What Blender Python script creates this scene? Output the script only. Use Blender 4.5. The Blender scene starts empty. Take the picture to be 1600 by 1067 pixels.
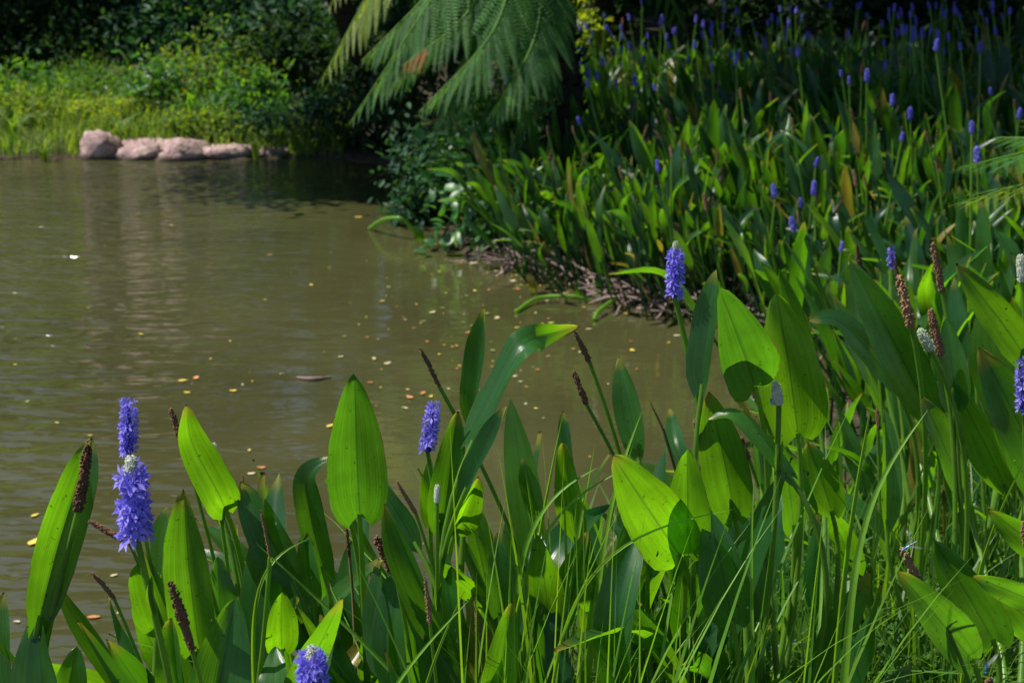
import bpy, math, random
import numpy as np
from mathutils import Vector, Matrix
random.seed(7); RNG = np.random.default_rng(7)
R = math.radians
scene = bpy.context.scene
COL = scene.collection

# ------------------------------------------------------------------ camera, sky, sun, exposure
CAM = Vector((0.0, 0.0, 1.9)); PITCH = R(16.5); FPX = 2000.0
cd = bpy.data.cameras.new('camera'); cam = bpy.data.objects.new('camera', cd); COL.objects.link(cam)
cam.location = CAM; cam.rotation_euler = (R(90) - PITCH, 0, 0)
cd.sensor_width = 36; cd.lens = 45; cd.clip_start = 0.05; cd.clip_end = 600
cd.dof.use_dof = True; cd.dof.focus_distance = 2.15; cd.dof.aperture_fstop = 6.7
scene.camera = cam
SUN_AZ, SUN_EL = R(-88), R(61)          # high on the left of the camera
SUNV = Vector((math.sin(SUN_AZ) * math.cos(SUN_EL), math.cos(SUN_AZ) * math.cos(SUN_EL), math.sin(SUN_EL)))
w = bpy.data.worlds.new('World'); scene.world = w; w.use_nodes = True
nt = w.node_tree; sky = nt.nodes.new('ShaderNodeTexSky'); sky.sky_type = 'NISHITA'; sky.sun_disc = False
sky.sun_elevation = SUN_EL; sky.sun_rotation = SUN_AZ; sky.ozone_density = 3.0; sky.dust_density = 0.4
bg = nt.nodes['Background']; bg.inputs[1].default_value = 0.07
nt.links.new(sky.outputs[0], bg.inputs[0])
sl = bpy.data.lights.new('sun', 'SUN'); sl.energy = 5.0; sl.angle = R(0.53); sl.color = (1, 0.95, 0.86)
so = bpy.data.objects.new('sun', sl); COL.objects.link(so); so.location = (0, 0, 20)
so.rotation_euler = (-SUNV).to_track_quat('-Z', 'Y').to_euler()
scene.view_settings.view_transform = 'Standard'; scene.view_settings.look = 'None'
scene.view_settings.exposure = 0.72; scene.view_settings.gamma = 1; scene.view_settings.use_curve_mapping = False
scene.render.engine = 'CYCLES'
scene.cycles.max_bounces = 8; scene.cycles.transmission_bounces = 6; scene.cycles.use_denoising = True
scene.cycles.sample_clamp_indirect = 4

FWD = Vector((0, math.cos(PITCH), -math.sin(PITCH))); UP = Vector((0, math.sin(PITCH), math.cos(PITCH)))
def ray(px, py): return FWD + Vector((1, 0, 0)) * ((px - 800) / FPX) + UP * ((533.5 - py) / FPX)
def P(px, py, Y):                       # point of the place at distance Y seen in this direction
    d = ray(px, py); return CAM + d * (Y / d.y)
def G(px, py, z=0.0):
    d = ray(px, py); return CAM + d * ((z - CAM.z) / d.z)
def mpp(Y): return Y / math.cos(PITCH) / FPX    # metres per photo pixel, roughly

# ------------------------------------------------------------------ mesh helpers
def mk_mesh(name, V, F, uv=None, var=None, smooth=True):
    V = np.asarray(V, dtype=np.float32).reshape(-1, 3)
    me = bpy.data.meshes.new(name)
    if isinstance(F, np.ndarray):
        n, k = F.shape
        me.vertices.add(len(V)); me.vertices.foreach_set('co', V.ravel())
        me.loops.add(n * k); me.loops.foreach_set('vertex_index', F.astype(np.int32).ravel())
        me.polygons.add(n); me.polygons.foreach_set('loop_start', np.arange(0, n * k, k, dtype=np.int32))
        try: me.polygons.foreach_set('loop_total', np.full(n, k, dtype=np.int32))
        except Exception: pass
        me.update(calc_edges=True)
    else:
        me.from_pydata([tuple(v) for v in V], [], F); me.update()
    if uv is not None:
        uv = np.asarray(uv, dtype=np.float32)
        li = np.empty(len(me.loops), dtype=np.int32); me.loops.foreach_get('vertex_index', li)
        l = me.uv_layers.new(name='UVMap'); l.data.foreach_set('uv', uv[li].ravel())
    if var is not None:
        a = me.attributes.new('var', 'FLOAT', 'POINT'); a.data.foreach_set('value', np.asarray(var, dtype=np.float32))
    me.polygons.foreach_set('use_smooth', np.full(len(me.polygons), smooth))
    return me
def link(name, me, mat=None, parent=None, label=None, cat=None, group=None, kind=None):
    o = bpy.data.objects.new(name, me); COL.objects.link(o)
    if mat is not None and me is not None and not me.materials: me.materials.append(mat)
    if parent is not None: o.parent = parent
    return tag(o, label, cat, group, kind)
def tag(o, label=None, cat=None, group=None, kind=None):
    if label: o['label'] = label
    if cat: o['category'] = cat
    if group: o['group'] = group
    if kind: o['kind'] = kind
    return o
def empty(name, loc, label, cat, group=None):
    o = link(name, None, None, None, label, cat, group); o.location = loc; o.empty_display_size = 0.05; return o
class MB:                                # collects quads with uv and var
    def __init__(s): s.V = []; s.F = []; s.U = []; s.R = []; s.n = 0
    def add(s, V, F, U=None, r=0.0):
        V = np.asarray(V, float).reshape(-1, 3); s.V.append(V); s.F.append(np.asarray(F) + s.n)
        s.U.append(np.zeros((len(V), 2)) if U is None else np.asarray(U)); s.R.append(np.full(len(V), r)); s.n += len(V)
    def mesh(s, name, smooth=True):
        return mk_mesh(name, np.concatenate(s.V), np.concatenate(s.F), np.concatenate(s.U), np.concatenate(s.R), smooth)
def nrm(a): return a / (np.linalg.norm(a, axis=-1, keepdims=True) + 1e-9)
def bez(pts, n):
    pts = [np.array(p, float) for p in pts]; t = np.linspace(0, 1, n)[:, None]
    if len(pts) == 2: return pts[0] * (1 - t) + pts[1] * t
    if len(pts) == 3: return pts[0] * (1 - t) ** 2 + pts[1] * 2 * t * (1 - t) + pts[2] * t ** 2
    return pts[0] * (1 - t) ** 3 + pts[1] * 3 * t * (1 - t) ** 2 + pts[2] * 3 * t ** 2 * (1 - t) + pts[3] * t ** 3
def through(pts, n):                     # smooth curve through the points
    pts = np.array([list(p) for p in pts], float)
    if len(pts) == 2: return bez(pts, n)
    q = np.vstack([2 * pts[0] - pts[1], pts, 2 * pts[-1] - pts[-2]]); m = len(pts) - 1; out = []
    for s in np.linspace(0, m, n):
        i = min(int(s), m - 1); t = s - i; a, b, c, d = q[i:i + 4]
        out.append(.5 * (2 * b + (c - a) * t + (2 * a - 5 * b + 4 * c - d) * t * t + (3 * b - a - 3 * c + d) * t ** 3))
    return np.array(out)
def smooth_path(pts, n=36, it=60):
    pts = np.array([list(p) for p in pts], float); d = np.r_[0, np.cumsum(np.linalg.norm(np.diff(pts, axis=0), axis=1))]; s = np.linspace(0, d[-1], n)
    S = np.stack([np.interp(s, d, pts[:, k]) for k in range(3)], -1)
    for _ in range(it): S[1:-1] = .5 * S[1:-1] + .25 * (S[:-2] + S[2:])
    return S
def tube(S, rad, k=8):
    S = np.asarray(S, float); n = len(S); rad = np.interp(np.linspace(0, 1, n), np.linspace(0, 1, len(np.atleast_1d(rad))), np.atleast_1d(rad))
    T = nrm(np.gradient(S, axis=0)); ref = np.array([.13, .97, .2]) if abs(T[0][1]) < .9 else np.array([1, 0, 0.])
    A = nrm(np.cross(T, ref)); B = np.cross(T, A); th = np.arange(k) * 2 * math.pi / k
    V = S[:, None] + rad[:, None, None] * (np.cos(th)[None, :, None] * A[:, None] + np.sin(th)[None, :, None] * B[:, None])
    i, j = np.meshgrid(np.arange(n - 1), np.arange(k), indexing='ij'); j2 = (j + 1) % k
    F = np.stack([i * k + j, i * k + j2, (i + 1) * k + j2, (i + 1) * k + j], -1).reshape(-1, 4)
    V = V.reshape(-1, 3)
    caps = [[0 + c for c in (0, 1, 2, 3)]] if k == 4 else []
    U = np.stack([np.tile(np.linspace(0, 1, k), n), np.repeat(np.linspace(0, 1, n), k)], -1)
    return V, F, U
PROF_X = [0, .05, .12, .25, .4, .55, .7, .82, .92, .975, 1]
PROF = {'broad': [.42, .7, .9, 1, .97, .87, .70, .52, .33, .19, .04],
        'lance': [.25, .5, .78, .97, 1, .93, .77, .56, .33, .18, .03],
        'strap': [.55, .8, .95, 1, .98, .9, .76, .58, .36, .18, .03]}
def blade(S, face, wmax, prof='broad', lobe=.1, cup=.15, roll0=0., roll1=0., nc=6, wavy=0.02, seed=0):
    """leaf blade on a spine; face = direction its surface looks; lobe = length of the basal lobes (share of length)"""
    S = np.asarray(S, float); n = len(S); T = nrm(np.gradient(S, axis=0)); v = np.linspace(0, 1, n)
    ln = np.linalg.norm(np.diff(S, axis=0), axis=1).sum(); f = np.array(face, float)
    N = nrm(f[None] - (T @ f)[:, None] * T); A = np.cross(T, N)
    ro = roll0 + (roll1 - roll0) * np.clip((v - .35) / .5, 0, 1) ** 1.3
    A2 = A * np.cos(ro)[:, None] + N * np.sin(ro)[:, None]; N2 = np.cross(A2, T)
    v = 1 - (1 - v) * 1.0; wv = np.interp(v, PROF_X, PROF[prof]) * wmax
    u = np.linspace(-1, 1, 2 * nc + 1); au = np.abs(u); rs = np.random.default_rng(seed)
    ph = rs.uniform(0, 6, 2); back = lobe * ln * (au[None] ** 1.3) * np.clip(1 - v[:, None] / .3, 0, 1) ** 1.2
    wav = wavy * wmax * 2 * au[None] ** 2 * np.sin(v[:, None] * 9 + ph[0] + u[None] * 2 + ph[1])
    cupo = (cup * (np.sqrt(u ** 2 + .01) - .1))[None] * wv[:, None] + wav
    V = S[:, None] + A2[:, None] * (u[None] * wv[:, None])[..., None] * math.cos(min(abs(cup), 1.3) * .6) + N2[:, None] * cupo[..., None] - T[:, None] * back[..., None]
    m = len(u); i, j = np.meshgrid(np.arange(n - 1), np.arange(m - 1), indexing='ij')
    F = np.stack([i * m + j, i * m + j + 1, (i + 1) * m + j + 1, (i + 1) * m + j], -1).reshape(-1, 4)
    U = np.stack(np.broadcast_arrays((u[None] + 1) / 2, v[:, None]), -1).reshape(-1, 2)
    return V.reshape(-1, 3), F, U

# ------------------------------------------------------------------ materials
class NT:
    def __init__(s, name):
        s.m = bpy.data.materials.new(name); s.m.use_nodes = True; s.t = s.m.node_tree; s.t.nodes.clear()
        s.out = s('OutputMaterial')
    def __call__(s, typ, **k):
        n = s.t.nodes.new('ShaderNode' + typ)
        for a, b in k.items(): setattr(n, a, b)
        return n
    def l(s, a, b): s.t.links.new(a, b)
    def put(s, sock, v):
        if hasattr(v, 'is_output') or isinstance(v, bpy.types.NodeSocket): s.l(v, sock)
        else: sock.default_value = v
    def math(s, op, a, b=0.0, clamp=False):
        n = s('Math', operation=op, use_clamp=clamp); s.put(n.inputs[0], a); s.put(n.inputs[1], b); return n.outputs[0]
    def rng(s, v, a, b, c=0., d=1., interp='LINEAR'):
        n = s('MapRange', interpolation_type=interp); s.put(n.inputs[0], v)
        for i, x in enumerate((a, b, c, d)): s.put(n.inputs[i + 1], x)
        return n.outputs[0]
    def mix(s, f, a, b, mode='MIX'):
        n = s('Mix', data_type='RGBA', blend_type=mode); s.put(n.inputs[0], f)
        for i, x in ((6, a), (7, b)): s.put(n.inputs[i], (*x, 1) if isinstance(x, tuple) else x)
        return n.outputs[2]
    def noise(s, vec, scale, detail=3, rough=.55, dist=0.):
        n = s('TexNoise'); s.put(n.inputs['Vector'], vec); n.inputs['Scale'].default_value = scale
        n.inputs['Detail'].default_value = detail; n.inputs['Roughness'].default_value = rough; n.inputs['Distortion'].default_value = dist
        return n.outputs[0]
    def bump(s, h, st, dist):
        n = s('Bump'); s.put(n.inputs['Height'], h); s.put(n.inputs['Strength'], st); n.inputs['Distance'].default_value = dist; return n.outputs[0]
    def pr(s, col, rough=.5, spec=.5, normal=None, **k):
        n = s('BsdfPrincipled'); s.put(n.inputs['Base Color'], (*col, 1) if isinstance(col, tuple) else col)
        s.put(n.inputs['Roughness'], rough); s.put(n.inputs['Specular IOR Level'], spec)
        if normal is not None: s.l(normal, n.inputs['Normal'])
        for a, b in k.items(): s.put(n.inputs[a], b)
        return n.outputs[0]
    def fin(s, sh): s.l(sh, s.out.inputs['Surface']); return s.m
def rnd_of(n):
    oi = n('ObjectInfo'); at = n('Attribute', attribute_name='var')
    return n.math('FRACT', n.math('ADD', oi.outputs['Random'], at.outputs['Fac']))
def leaf_mat(name, ca, cb, ta, tb, tfac=.48, rough=.36, spec=.5, veins=20., tip=True, spots=.8, old=True):
    n = NT(name); r = rnd_of(n); tc = n('TexCoord'); sx = n('SeparateXYZ'); n.l(tc.outputs['UV'], sx.inputs[0])
    u, v = sx.outputs[0], sx.outputs[1]
    base = n.mix(r, ca, cb); tr = n.mix(r, ta, tb)
    if tip and old:                      # now and then a yellowing leaf
        yl = n.math('GREATER_THAN', n.math('FRACT', n.math('MULTIPLY', r, 13.7)), .955)
        base = n.mix(n.math('MULTIPLY', yl, .75), base, (.22, .17, .03)); tr = n.mix(n.math('MULTIPLY', yl, .75), tr, (.5, .38, .03))
    big = n.rng(n.noise(tc.outputs['Object'], 9, 3), .3, .75, .72, 1.25)
    hb = None
    if veins:
        # parallel veins that follow the outline, and a midrib
        vn = n.math('SINE', n.math('MULTIPLY', u, veins * 6.283)); fine = n.math('SINE', n.math('MULTIPLY', u, veins * 15.1))
        vv = n.math('ADD', n.math('MULTIPLY', vn, .6), n.math('MULTIPLY', fine, .4))
        mid = n.rng(n.math('ABSOLUTE', n.math('SUBTRACT', u, .5)), .0, .035, 1, 0, 'SMOOTHSTEP')
        k = n.rng(vv, -1, 1, .96, 1.03); k = n.math('MULTIPLY', k, big)
        tr = n.mix(n.math('MULTIPLY', mid, .45), tr, (ca[0] * .9, ca[1] * .9, ca[2]))
        hb = n.bump(n.math('SUBTRACT', vv, n.math('MULTIPLY', mid, 3)), .13, .0009)
    else: k = big
    if veins and tip:                    # long faint streaks and blotches along the blade
        mpn = n('Mapping'); n.l(tc.outputs['UV'], mpn.inputs[0]); mpn.inputs['Scale'].default_value = (14, 1.6, 1); n.l(r, mpn.inputs['Location'])
        k = n.math('MULTIPLY', k, n.rng(n.noise(mpn.outputs[0], 1., 4, .65), .3, .72, .78, 1.16))
    cv = n('CombineXYZ'); [n.l(k, cv.inputs[i]) for i in range(3)]
    base = n.mix(1., base, cv.outputs[0], 'MULTIPLY'); tr = n.mix(1., tr, cv.outputs[0], 'MULTIPLY')
    if spots:
        sp = n.rng(n.noise(tc.outputs['Object'], 130, 3), .655, .71); sp = n.math('MULTIPLY', sp, spots)
        base = n.mix(sp, base, (.07, .05, .015)); tr = n.mix(sp, tr, (.05, .05, .006))
    if tip and veins:                    # browned, nibbled margins
        ed = n.rng(n.math('ADD', n.math('ABSOLUTE', n.math('SUBTRACT', u, .5)), n.math('MULTIPLY', n.noise(tc.outputs['Object'], 26, 3), .12)), .545, .57)
        base = n.mix(n.math('MULTIPLY', ed, .8), base, (.12, .085, .03)); tr = n.mix(n.math('MULTIPLY', ed, .8), tr, (.16, .10, .02))
    if tip:
        sel = n.math('GREATER_THAN', n.math('FRACT', n.math('MULTIPLY', r, 7.31)), .35)
        t1 = n.math('MULTIPLY', n.rng(n.math('ADD', v, n.math('MULTIPLY', n.noise(tc.outputs['Object'], 30, 2), .1)), .9, 1.05), sel)
        base = n.mix(t1, base, (.22, .2, .03)); tr = n.mix(t1, tr, (.45, .42, .03))
        t2 = n.math('MULTIPLY', n.rng(n.math('ADD', v, n.math('MULTIPLY', n.noise(tc.outputs['Object'], 60, 2), .04)), 1.0, 1.015), sel)
        base = n.mix(t2, base, (.05, .025, .012)); tr = n.mix(t2, tr, (.02, .01, .004))
    p = n.pr(base, rough, spec, hb); t = n('BsdfTranslucent'); n.put(t.inputs[0], tr)
    if hb is not None: n.l(hb, t.inputs['Normal'])
    mx = n('MixShader'); mx.inputs[0].default_value = tfac; n.l(p, mx.inputs[1]); n.l(t.outputs[0], mx.inputs[2])
    if veins and tip:                    # insect holes
        hole = n.math('GREATER_THAN', n.noise(tc.outputs['Object'], 62, 1, .3), .795); tp = n('BsdfTransparent'); m2 = n('MixShader')
        n.l(hole, m2.inputs[0]); n.l(mx.outputs[0], m2.inputs[1]); n.l(tp.outputs[0], m2.inputs[2]); mx = m2
    return n.fin(mx.outputs[0])
def plain_mat(name, ca, cb, scale=20, rough=.7, spec=.3, bump=0., dist=.004, trans=None):
    n = NT(name); tc = n('TexCoord'); r = rnd_of(n); f = n.noise(tc.outputs['Object'], scale, 4)
    c = n.mix(n.rng(n.math('ADD', f, n.math('MULTIPLY', n.math('SUBTRACT', r, .5), .35)), .3, .7), ca, cb)
    p = n.pr(c, rough, spec, n.bump(f, bump, dist) if bump else None)
    if trans:
        t = n('BsdfTranslucent'); t.inputs[0].default_value = (*trans, 1); mx = n('MixShader'); mx.inputs[0].default_value = .4
        n.l(p, mx.inputs[1]); n.l(t.outputs[0], mx.inputs[2]); p = mx.outputs[0]
    return n.fin(p)
M = {}
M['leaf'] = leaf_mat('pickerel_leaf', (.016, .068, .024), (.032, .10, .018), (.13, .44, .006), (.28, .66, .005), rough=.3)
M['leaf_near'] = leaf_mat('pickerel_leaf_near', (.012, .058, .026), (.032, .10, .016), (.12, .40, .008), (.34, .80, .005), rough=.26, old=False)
M['leaf_far_shaded'] = leaf_mat('pickerel_leaf_shaded', (.010, .046, .022), (.024, .08, .014), (.05, .20, .007), (.19, .46, .006), tfac=.42, veins=0, tip=True, spots=0)  # bed leaves without veins; shade of the crowns is darkened into the colours
M['stem'] = plain_mat('pickerel_stem', (.09, .2, .025), (.14, .28, .03), 30, .4, .5, trans=(.3, .55, .02))
M['stem_dry'] = plain_mat('dry_stem', (.12, .10, .03), (.2, .15, .06), 60, .7, .3)
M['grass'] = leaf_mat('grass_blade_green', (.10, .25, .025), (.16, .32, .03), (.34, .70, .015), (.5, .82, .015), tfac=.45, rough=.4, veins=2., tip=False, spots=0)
M['grass_low_shaded'] = leaf_mat('low_grass_shaded', (.04, .12, .015), (.08, .18, .02), (.14, .36, .012), (.3, .55, .012), tfac=.4, rough=.45, veins=2., tip=False, spots=0)  # darker copy of the grass: shade under the leaves painted into it
M['grass_far'] = leaf_mat('bank_grass', (.06, .15, .012), (.15, .2, .03), (.2, .46, .01), (.42, .5, .03), tfac=.42, rough=.7, veins=0, tip=False, spots=0)
M['floret'] = plain_mat('violet_petal', (.08, .06, .52), (.38, .33, .9), 1.6, .5, .3, trans=(.3, .25, .95))
M['flower_core'] = plain_mat('violet_core', (.025, .018, .12), (.07, .05, .3), 400, .7, .2)
M['flower_far'] = plain_mat('violet_spike', (.11, .10, .5), (.27, .25, .78), 60, .6, .2, trans=(.2, .18, .8))
M['bud'] = plain_mat('white_bud', (.55, .62, .45), (.75, .78, .72), 300, .6, .3, trans=(.5, .55, .3))
M['seed'] = plain_mat('brown_seed', (.06, .028, .016), (.30, .17, .09), 60, .8, .2)
M['sheath'] = leaf_mat('sheath_green', (.04, .12, .02), (.06, .15, .02), (.2, .45, .01), (.25, .5, .01), veins=8., tip=False, spots=0)
M['shrub_blue'] = leaf_mat('shrub_leaf_dull', (.02, .07, .04), (.035, .10, .045), (.04, .16, .03), (.09, .22, .02), tfac=.3, rough=.62, spec=.3, veins=0, tip=False, spots=0)
M['shrub_vine'] = leaf_mat('vine_leaf', (.03, .11, .04), (.05, .16, .04), (.10, .34, .03), (.22, .44, .02), tfac=.4, rough=.42, veins=0, tip=False, spots=0)
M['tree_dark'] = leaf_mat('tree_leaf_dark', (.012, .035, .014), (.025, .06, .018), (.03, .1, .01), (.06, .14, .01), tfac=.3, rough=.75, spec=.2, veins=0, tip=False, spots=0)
M['fern'] = leaf_mat('fern_leaf', (.025, .10, .028), (.05, .155, .028), (.12, .36, .02), (.26, .52, .015), tfac=.42, rough=.55, spec=.3, veins=0, tip=False, spots=0)
M['fern_yellow_lit'] = leaf_mat('fern_leaf_yellow_lit', (.12, .22, .02), (.2, .27, .02), (.45, .62, .02), (.55, .62, .02), tfac=.5, rough=.45, veins=0, tip=False, spots=0)  # yellow-green variant; on frond tips its brightness is painted sunlight
M['fern_brown'] = plain_mat('fern_leaf_dying', (.16, .05, .03), (.26, .1, .05), 60, .8, .1)
M['bark'] = plain_mat('bark', (.012, .009, .007), (.04, .03, .022), 24, .9, .1, .8, .02)
M['litter'] = plain_mat('dead_reed_litter', (.13, .095, .08), (.28, .21, .19), 12, .85, .1)
M['twig'] = plain_mat('dead_wood', (.12, .085, .07), (.22, .17, .15), 40, .85, .1)
M['orange'] = plain_mat('orange_petal', (.6, .14, .01), (.7, .25, .02), 40, .6, .2)
M['dragon'] = plain_mat('insect_blue', (.006, .02, .06), (.04, .2, .45), 120, .3, .6)
M['dragon_dark'] = plain_mat('insect_black', (.01, .012, .016), (.02, .025, .03), 200, .35, .5)

# ------------------------------------------------------------------ pond outline and ground
near = [(-26, 2.3), (-8, 2.35), (-3, 2.55)] + [tuple(G(*q)[:2]) for q in ((420, 1075), (700, 1050), (900, 965), (1040, 860), (1180, 735), (1290, 640))]
farb = [tuple(G(*q)[:2]) for q in ((1330, 545), (1200, 510), (1090, 498), (1000, 480), (920, 452), (850, 428), (760, 405), (700, 388), (672, 345), (655, 300), (640, 268), (560, 252), (440, 247), (380, 247), (250, 249), (120, 249), (0, 251))]
POND = np.array(near + farb + [(-8, 13.0), (-13, 14.5), (-26, 13.5)], float)
def sdist(X, Y):                         # distance to the waterline, negative on the pond
    X = np.asarray(X, float); Y = np.asarray(Y, float); d = np.full(X.shape, 1e9); ins = np.zeros(X.shape, bool)
    for a, b in zip(POND, np.roll(POND, -1, 0)):
        e = b - a; t = np.clip(((X - a[0]) * e[0] + (Y - a[1]) * e[1]) / (e @ e), 0, 1)
        d = np.minimum(d, np.hypot(X - a[0] - t * e[0], Y - a[1] - t * e[1]))
        c = (a[1] > Y) != (b[1] > Y)
        if abs(e[1]) > 1e-9: ins ^= c & (X < a[0] + (Y - a[1]) * e[0] / e[1])
    return np.where(ins, -d, d)
def ground_z(X, Y):
    X = np.asarray(X, float); Y = np.asarray(Y, float); s = sdist(X, Y)
    rough = .03 * np.sin(X * 3.1 + Y * 1.3) * np.sin(Y * 2.7 - X) + .015 * np.sin(X * 9 + 2) * np.sin(Y * 8)
    up = .012 + .10 * np.clip(s, 0, 3.2) + .045 * np.clip(s - 3.2, 0, 40) + rough * np.clip(s / .6, 0, 1)
    return np.where(s > 0, up, np.maximum(-.5, .5 * s))
def gz(x, y): return float(ground_z(np.array([x]), np.array([y]))[0])

def build_ground():
    s = np.linspace(-1, 1, 261); ax = np.sign(s) * (14 * np.abs(s) + 146 * np.abs(s) ** 5); ay = ax + 8
    X, Y = np.meshgrid(ax, ay, indexing='ij'); Z = ground_z(X, Y); n = len(s)
    i, j = np.meshgrid(np.arange(n - 1), np.arange(n - 1), indexing='ij')
    F = np.stack([i * n + j, (i + 1) * n + j, (i + 1) * n + j + 1, i * n + j + 1], -1).reshape(-1, 4)
    n_ = NT('ground_soil'); tc = n_('TexCoord'); a = n_.noise(tc.outputs['Object'], 1.3, 6); b = n_.noise(tc.outputs['Object'], 22, 5)
    c = n_.mix(n_.rng(b, .35, .7), (.022, .016, .011), (.085, .06, .045)); c = n_.mix(n_.math('MULTIPLY', n_.rng(a, .45, .65), .6), c, (.02, .04, .012))
    m = n_.fin(n_.pr(c, .95, .1, n_.bump(b, .7, .03)))
    link('ground', mk_mesh('ground', np.stack([X, Y, Z], -1), F), m, kind='structure')
build_ground()
def build_water():
    n = NT('pond_water'); tc = n('TexCoord'); geo = tc.outputs['Object']
    mp = n('Mapping'); n.l(geo, mp.inputs[0]); mp.inputs['Rotation'].default_value = (0, 0, R(-14)); mp.inputs['Scale'].default_value = (2.6, 8.2, 1)
    mp2 = n('Mapping'); n.l(geo, mp2.inputs[0]); mp2.inputs['Rotation'].default_value = (0, 0, R(24)); mp2.inputs['Scale'].default_value = (5, 13, 1)
    w1 = n.noise(mp.outputs[0], 1.0, 2, .45, .4); w2 = n.noise(mp2.outputs[0], 1.0, 2, .5, .2)
    sx = n('SeparateXYZ'); n.l(geo, sx.inputs[0])
    # wind reaches the open water; the cove is sheltered
    lee = n.math('ADD', n.math('ADD', sx.outputs[0], n.math('MULTIPLY', sx.outputs[1], .12)), n.math('MULTIPLY', n.noise(geo, .7, 3), 1.1))
    wind = n.rng(lee, -1.5, .55, 1., .05, 'SMOOTHSTEP')
    h = n.math('ADD', w1, n.math('MULTIPLY', w2, .3))
    mud = n.noise(geo, .8, 5)
    c = n.mix(n.rng(mud, .35, .68), (.040, .040, .015), (.056, .055, .021))
    m = n.fin(n.pr(c, .06, .8, n.bump(h, n.math('MULTIPLY', wind, .95), .08), IOR=1.5))
    V = [(-30, 1.2, 0), (7, 1.2, 0), (7, 16, 0), (-30, 16, 0)]
    link('water', mk_mesh('water', V, np.array([[0, 1, 2, 3]])), m, kind='structure')
build_water()

# ------------------------------------------------------------------ foliage helpers
def leaves_arr(C, size, rng, aspect=.42, droop=.3, fold=.25, out=None):
    """one folded pointed leaf of four triangles' worth (2 quads) at each point"""
    n = len(C); d = rng.normal(size=(n, 3))
    if out is not None: d = d * .7 + out
    d[:, 2] -= droop; d = nrm(d); up = nrm(rng.normal(size=(n, 3)) * .6 + np.array([0, 0, 1.]))
    s = nrm(np.cross(d, up)); nn = np.cross(s, d); L = size * rng.uniform(.6, 1.25, n)[:, None]; W = L * aspect
    b = C; t = C + d * L; m1 = C + d * L * .35; m2 = C + d * L * .7
    V = np.stack([b, m1 + s * W * .5 + nn * W * fold, m2 + s * W * .38 + nn * W * fold * .7, t, m2 - s * W * .38 + nn * W * fold * .7, m1 - s * W * .5 + nn * W * fold], 1)
    k = np.arange(n)[:, None] * 6
    F = np.concatenate([k + np.array([[0, 1, 2, 3]]), k + np.array([[0, 3, 4, 5]])])
    var = np.repeat(rng.uniform(0, 1, n), 6)
    return V.reshape(-1, 3), F, var
def clump_points(n, center, rad, rng, nclump, spread=.35, shell=.55):
    c = nrm(rng.normal(size=(nclump, 3))) * (rng.uniform(shell, 1, (nclump, 1))); k = rng.integers(0, nclump, n)
    p = c[k] + rng.normal(size=(n, 3)) * spread * rng.uniform(.4, 1.2, nclump)[k][:, None]
    return p * np.array(rad) + np.array(center), c * np.array(rad) + np.array(center)
def tree(name, label, base, center, rad, n, size, mat, rng, trunk_r=.16, nclump=26, group=None, lean=None):
    base = np.array([base[0], base[1], gz(base[0], base[1]) - .1]); e = empty(name, base, label, 'tree', group)
    C = np.array(center); p, cl = clump_points(n, C - base, rad, rng, nclump, .24)
    mb = MB(); top = C - base
    V, F, U = tube(through([np.zeros(3), top * np.array([.25, .25, .45]) + rng.normal(size=3) * .1, top * np.array([.8, .8, .8]), top], 12), [trunk_r * 1.35, trunk_r, trunk_r * .8, trunk_r * .4], 10); mb.add(V, F, U)
    for q in cl[:14]:
        f = rng.uniform(.5, .85); st = top * np.array([f, f, f])
        V, F, U = tube(through([st, (st + q) / 2 + rng.normal(size=3) * .15, q], 7), [trunk_r * .4, trunk_r * .08], 6); mb.add(V, F, U)
    link('trunk', mb.mesh('trunk'), M['bark'], e)
    V, F, var = leaves_arr(p, size, rng); link('crown', mk_mesh('crown', V, F, None, var, False), mat, e)
    return e
def shrub(name, label, center, rad, n, size, mat, rng, nclump=14, cat='shrub', group=None, aspect=.45, spread=.3, droop=.3):
    c = np.array(center, float); b = np.array([c[0], c[1], gz(c[0], c[1])]); e = empty(name, b, label, cat, group)
    p, cl = clump_points(n, c - b, rad, rng, nclump, spread, .35); g = gz
    p[:, 2] = np.maximum(p[:, 2], .03 + .04 * rng.random(n) - min(0, 0)); mb = MB()
    for q in cl:
        V, F, U = tube(through([rng.normal(size=3) * .05 * np.array([1, 1, 0]), q * np.array([.4, .4, .6]) + rng.normal(size=3) * .05, q], 6), [.018, .005], 5); mb.add(V, F, U)
    link('branches', mb.mesh('branches'), M['bark'], e)
    V, F, var = leaves_arr(p, size, rng, aspect, droop); link('foliage', mk_mesh('foliage', V, F, None, var, False), mat, e)
    return e
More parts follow.
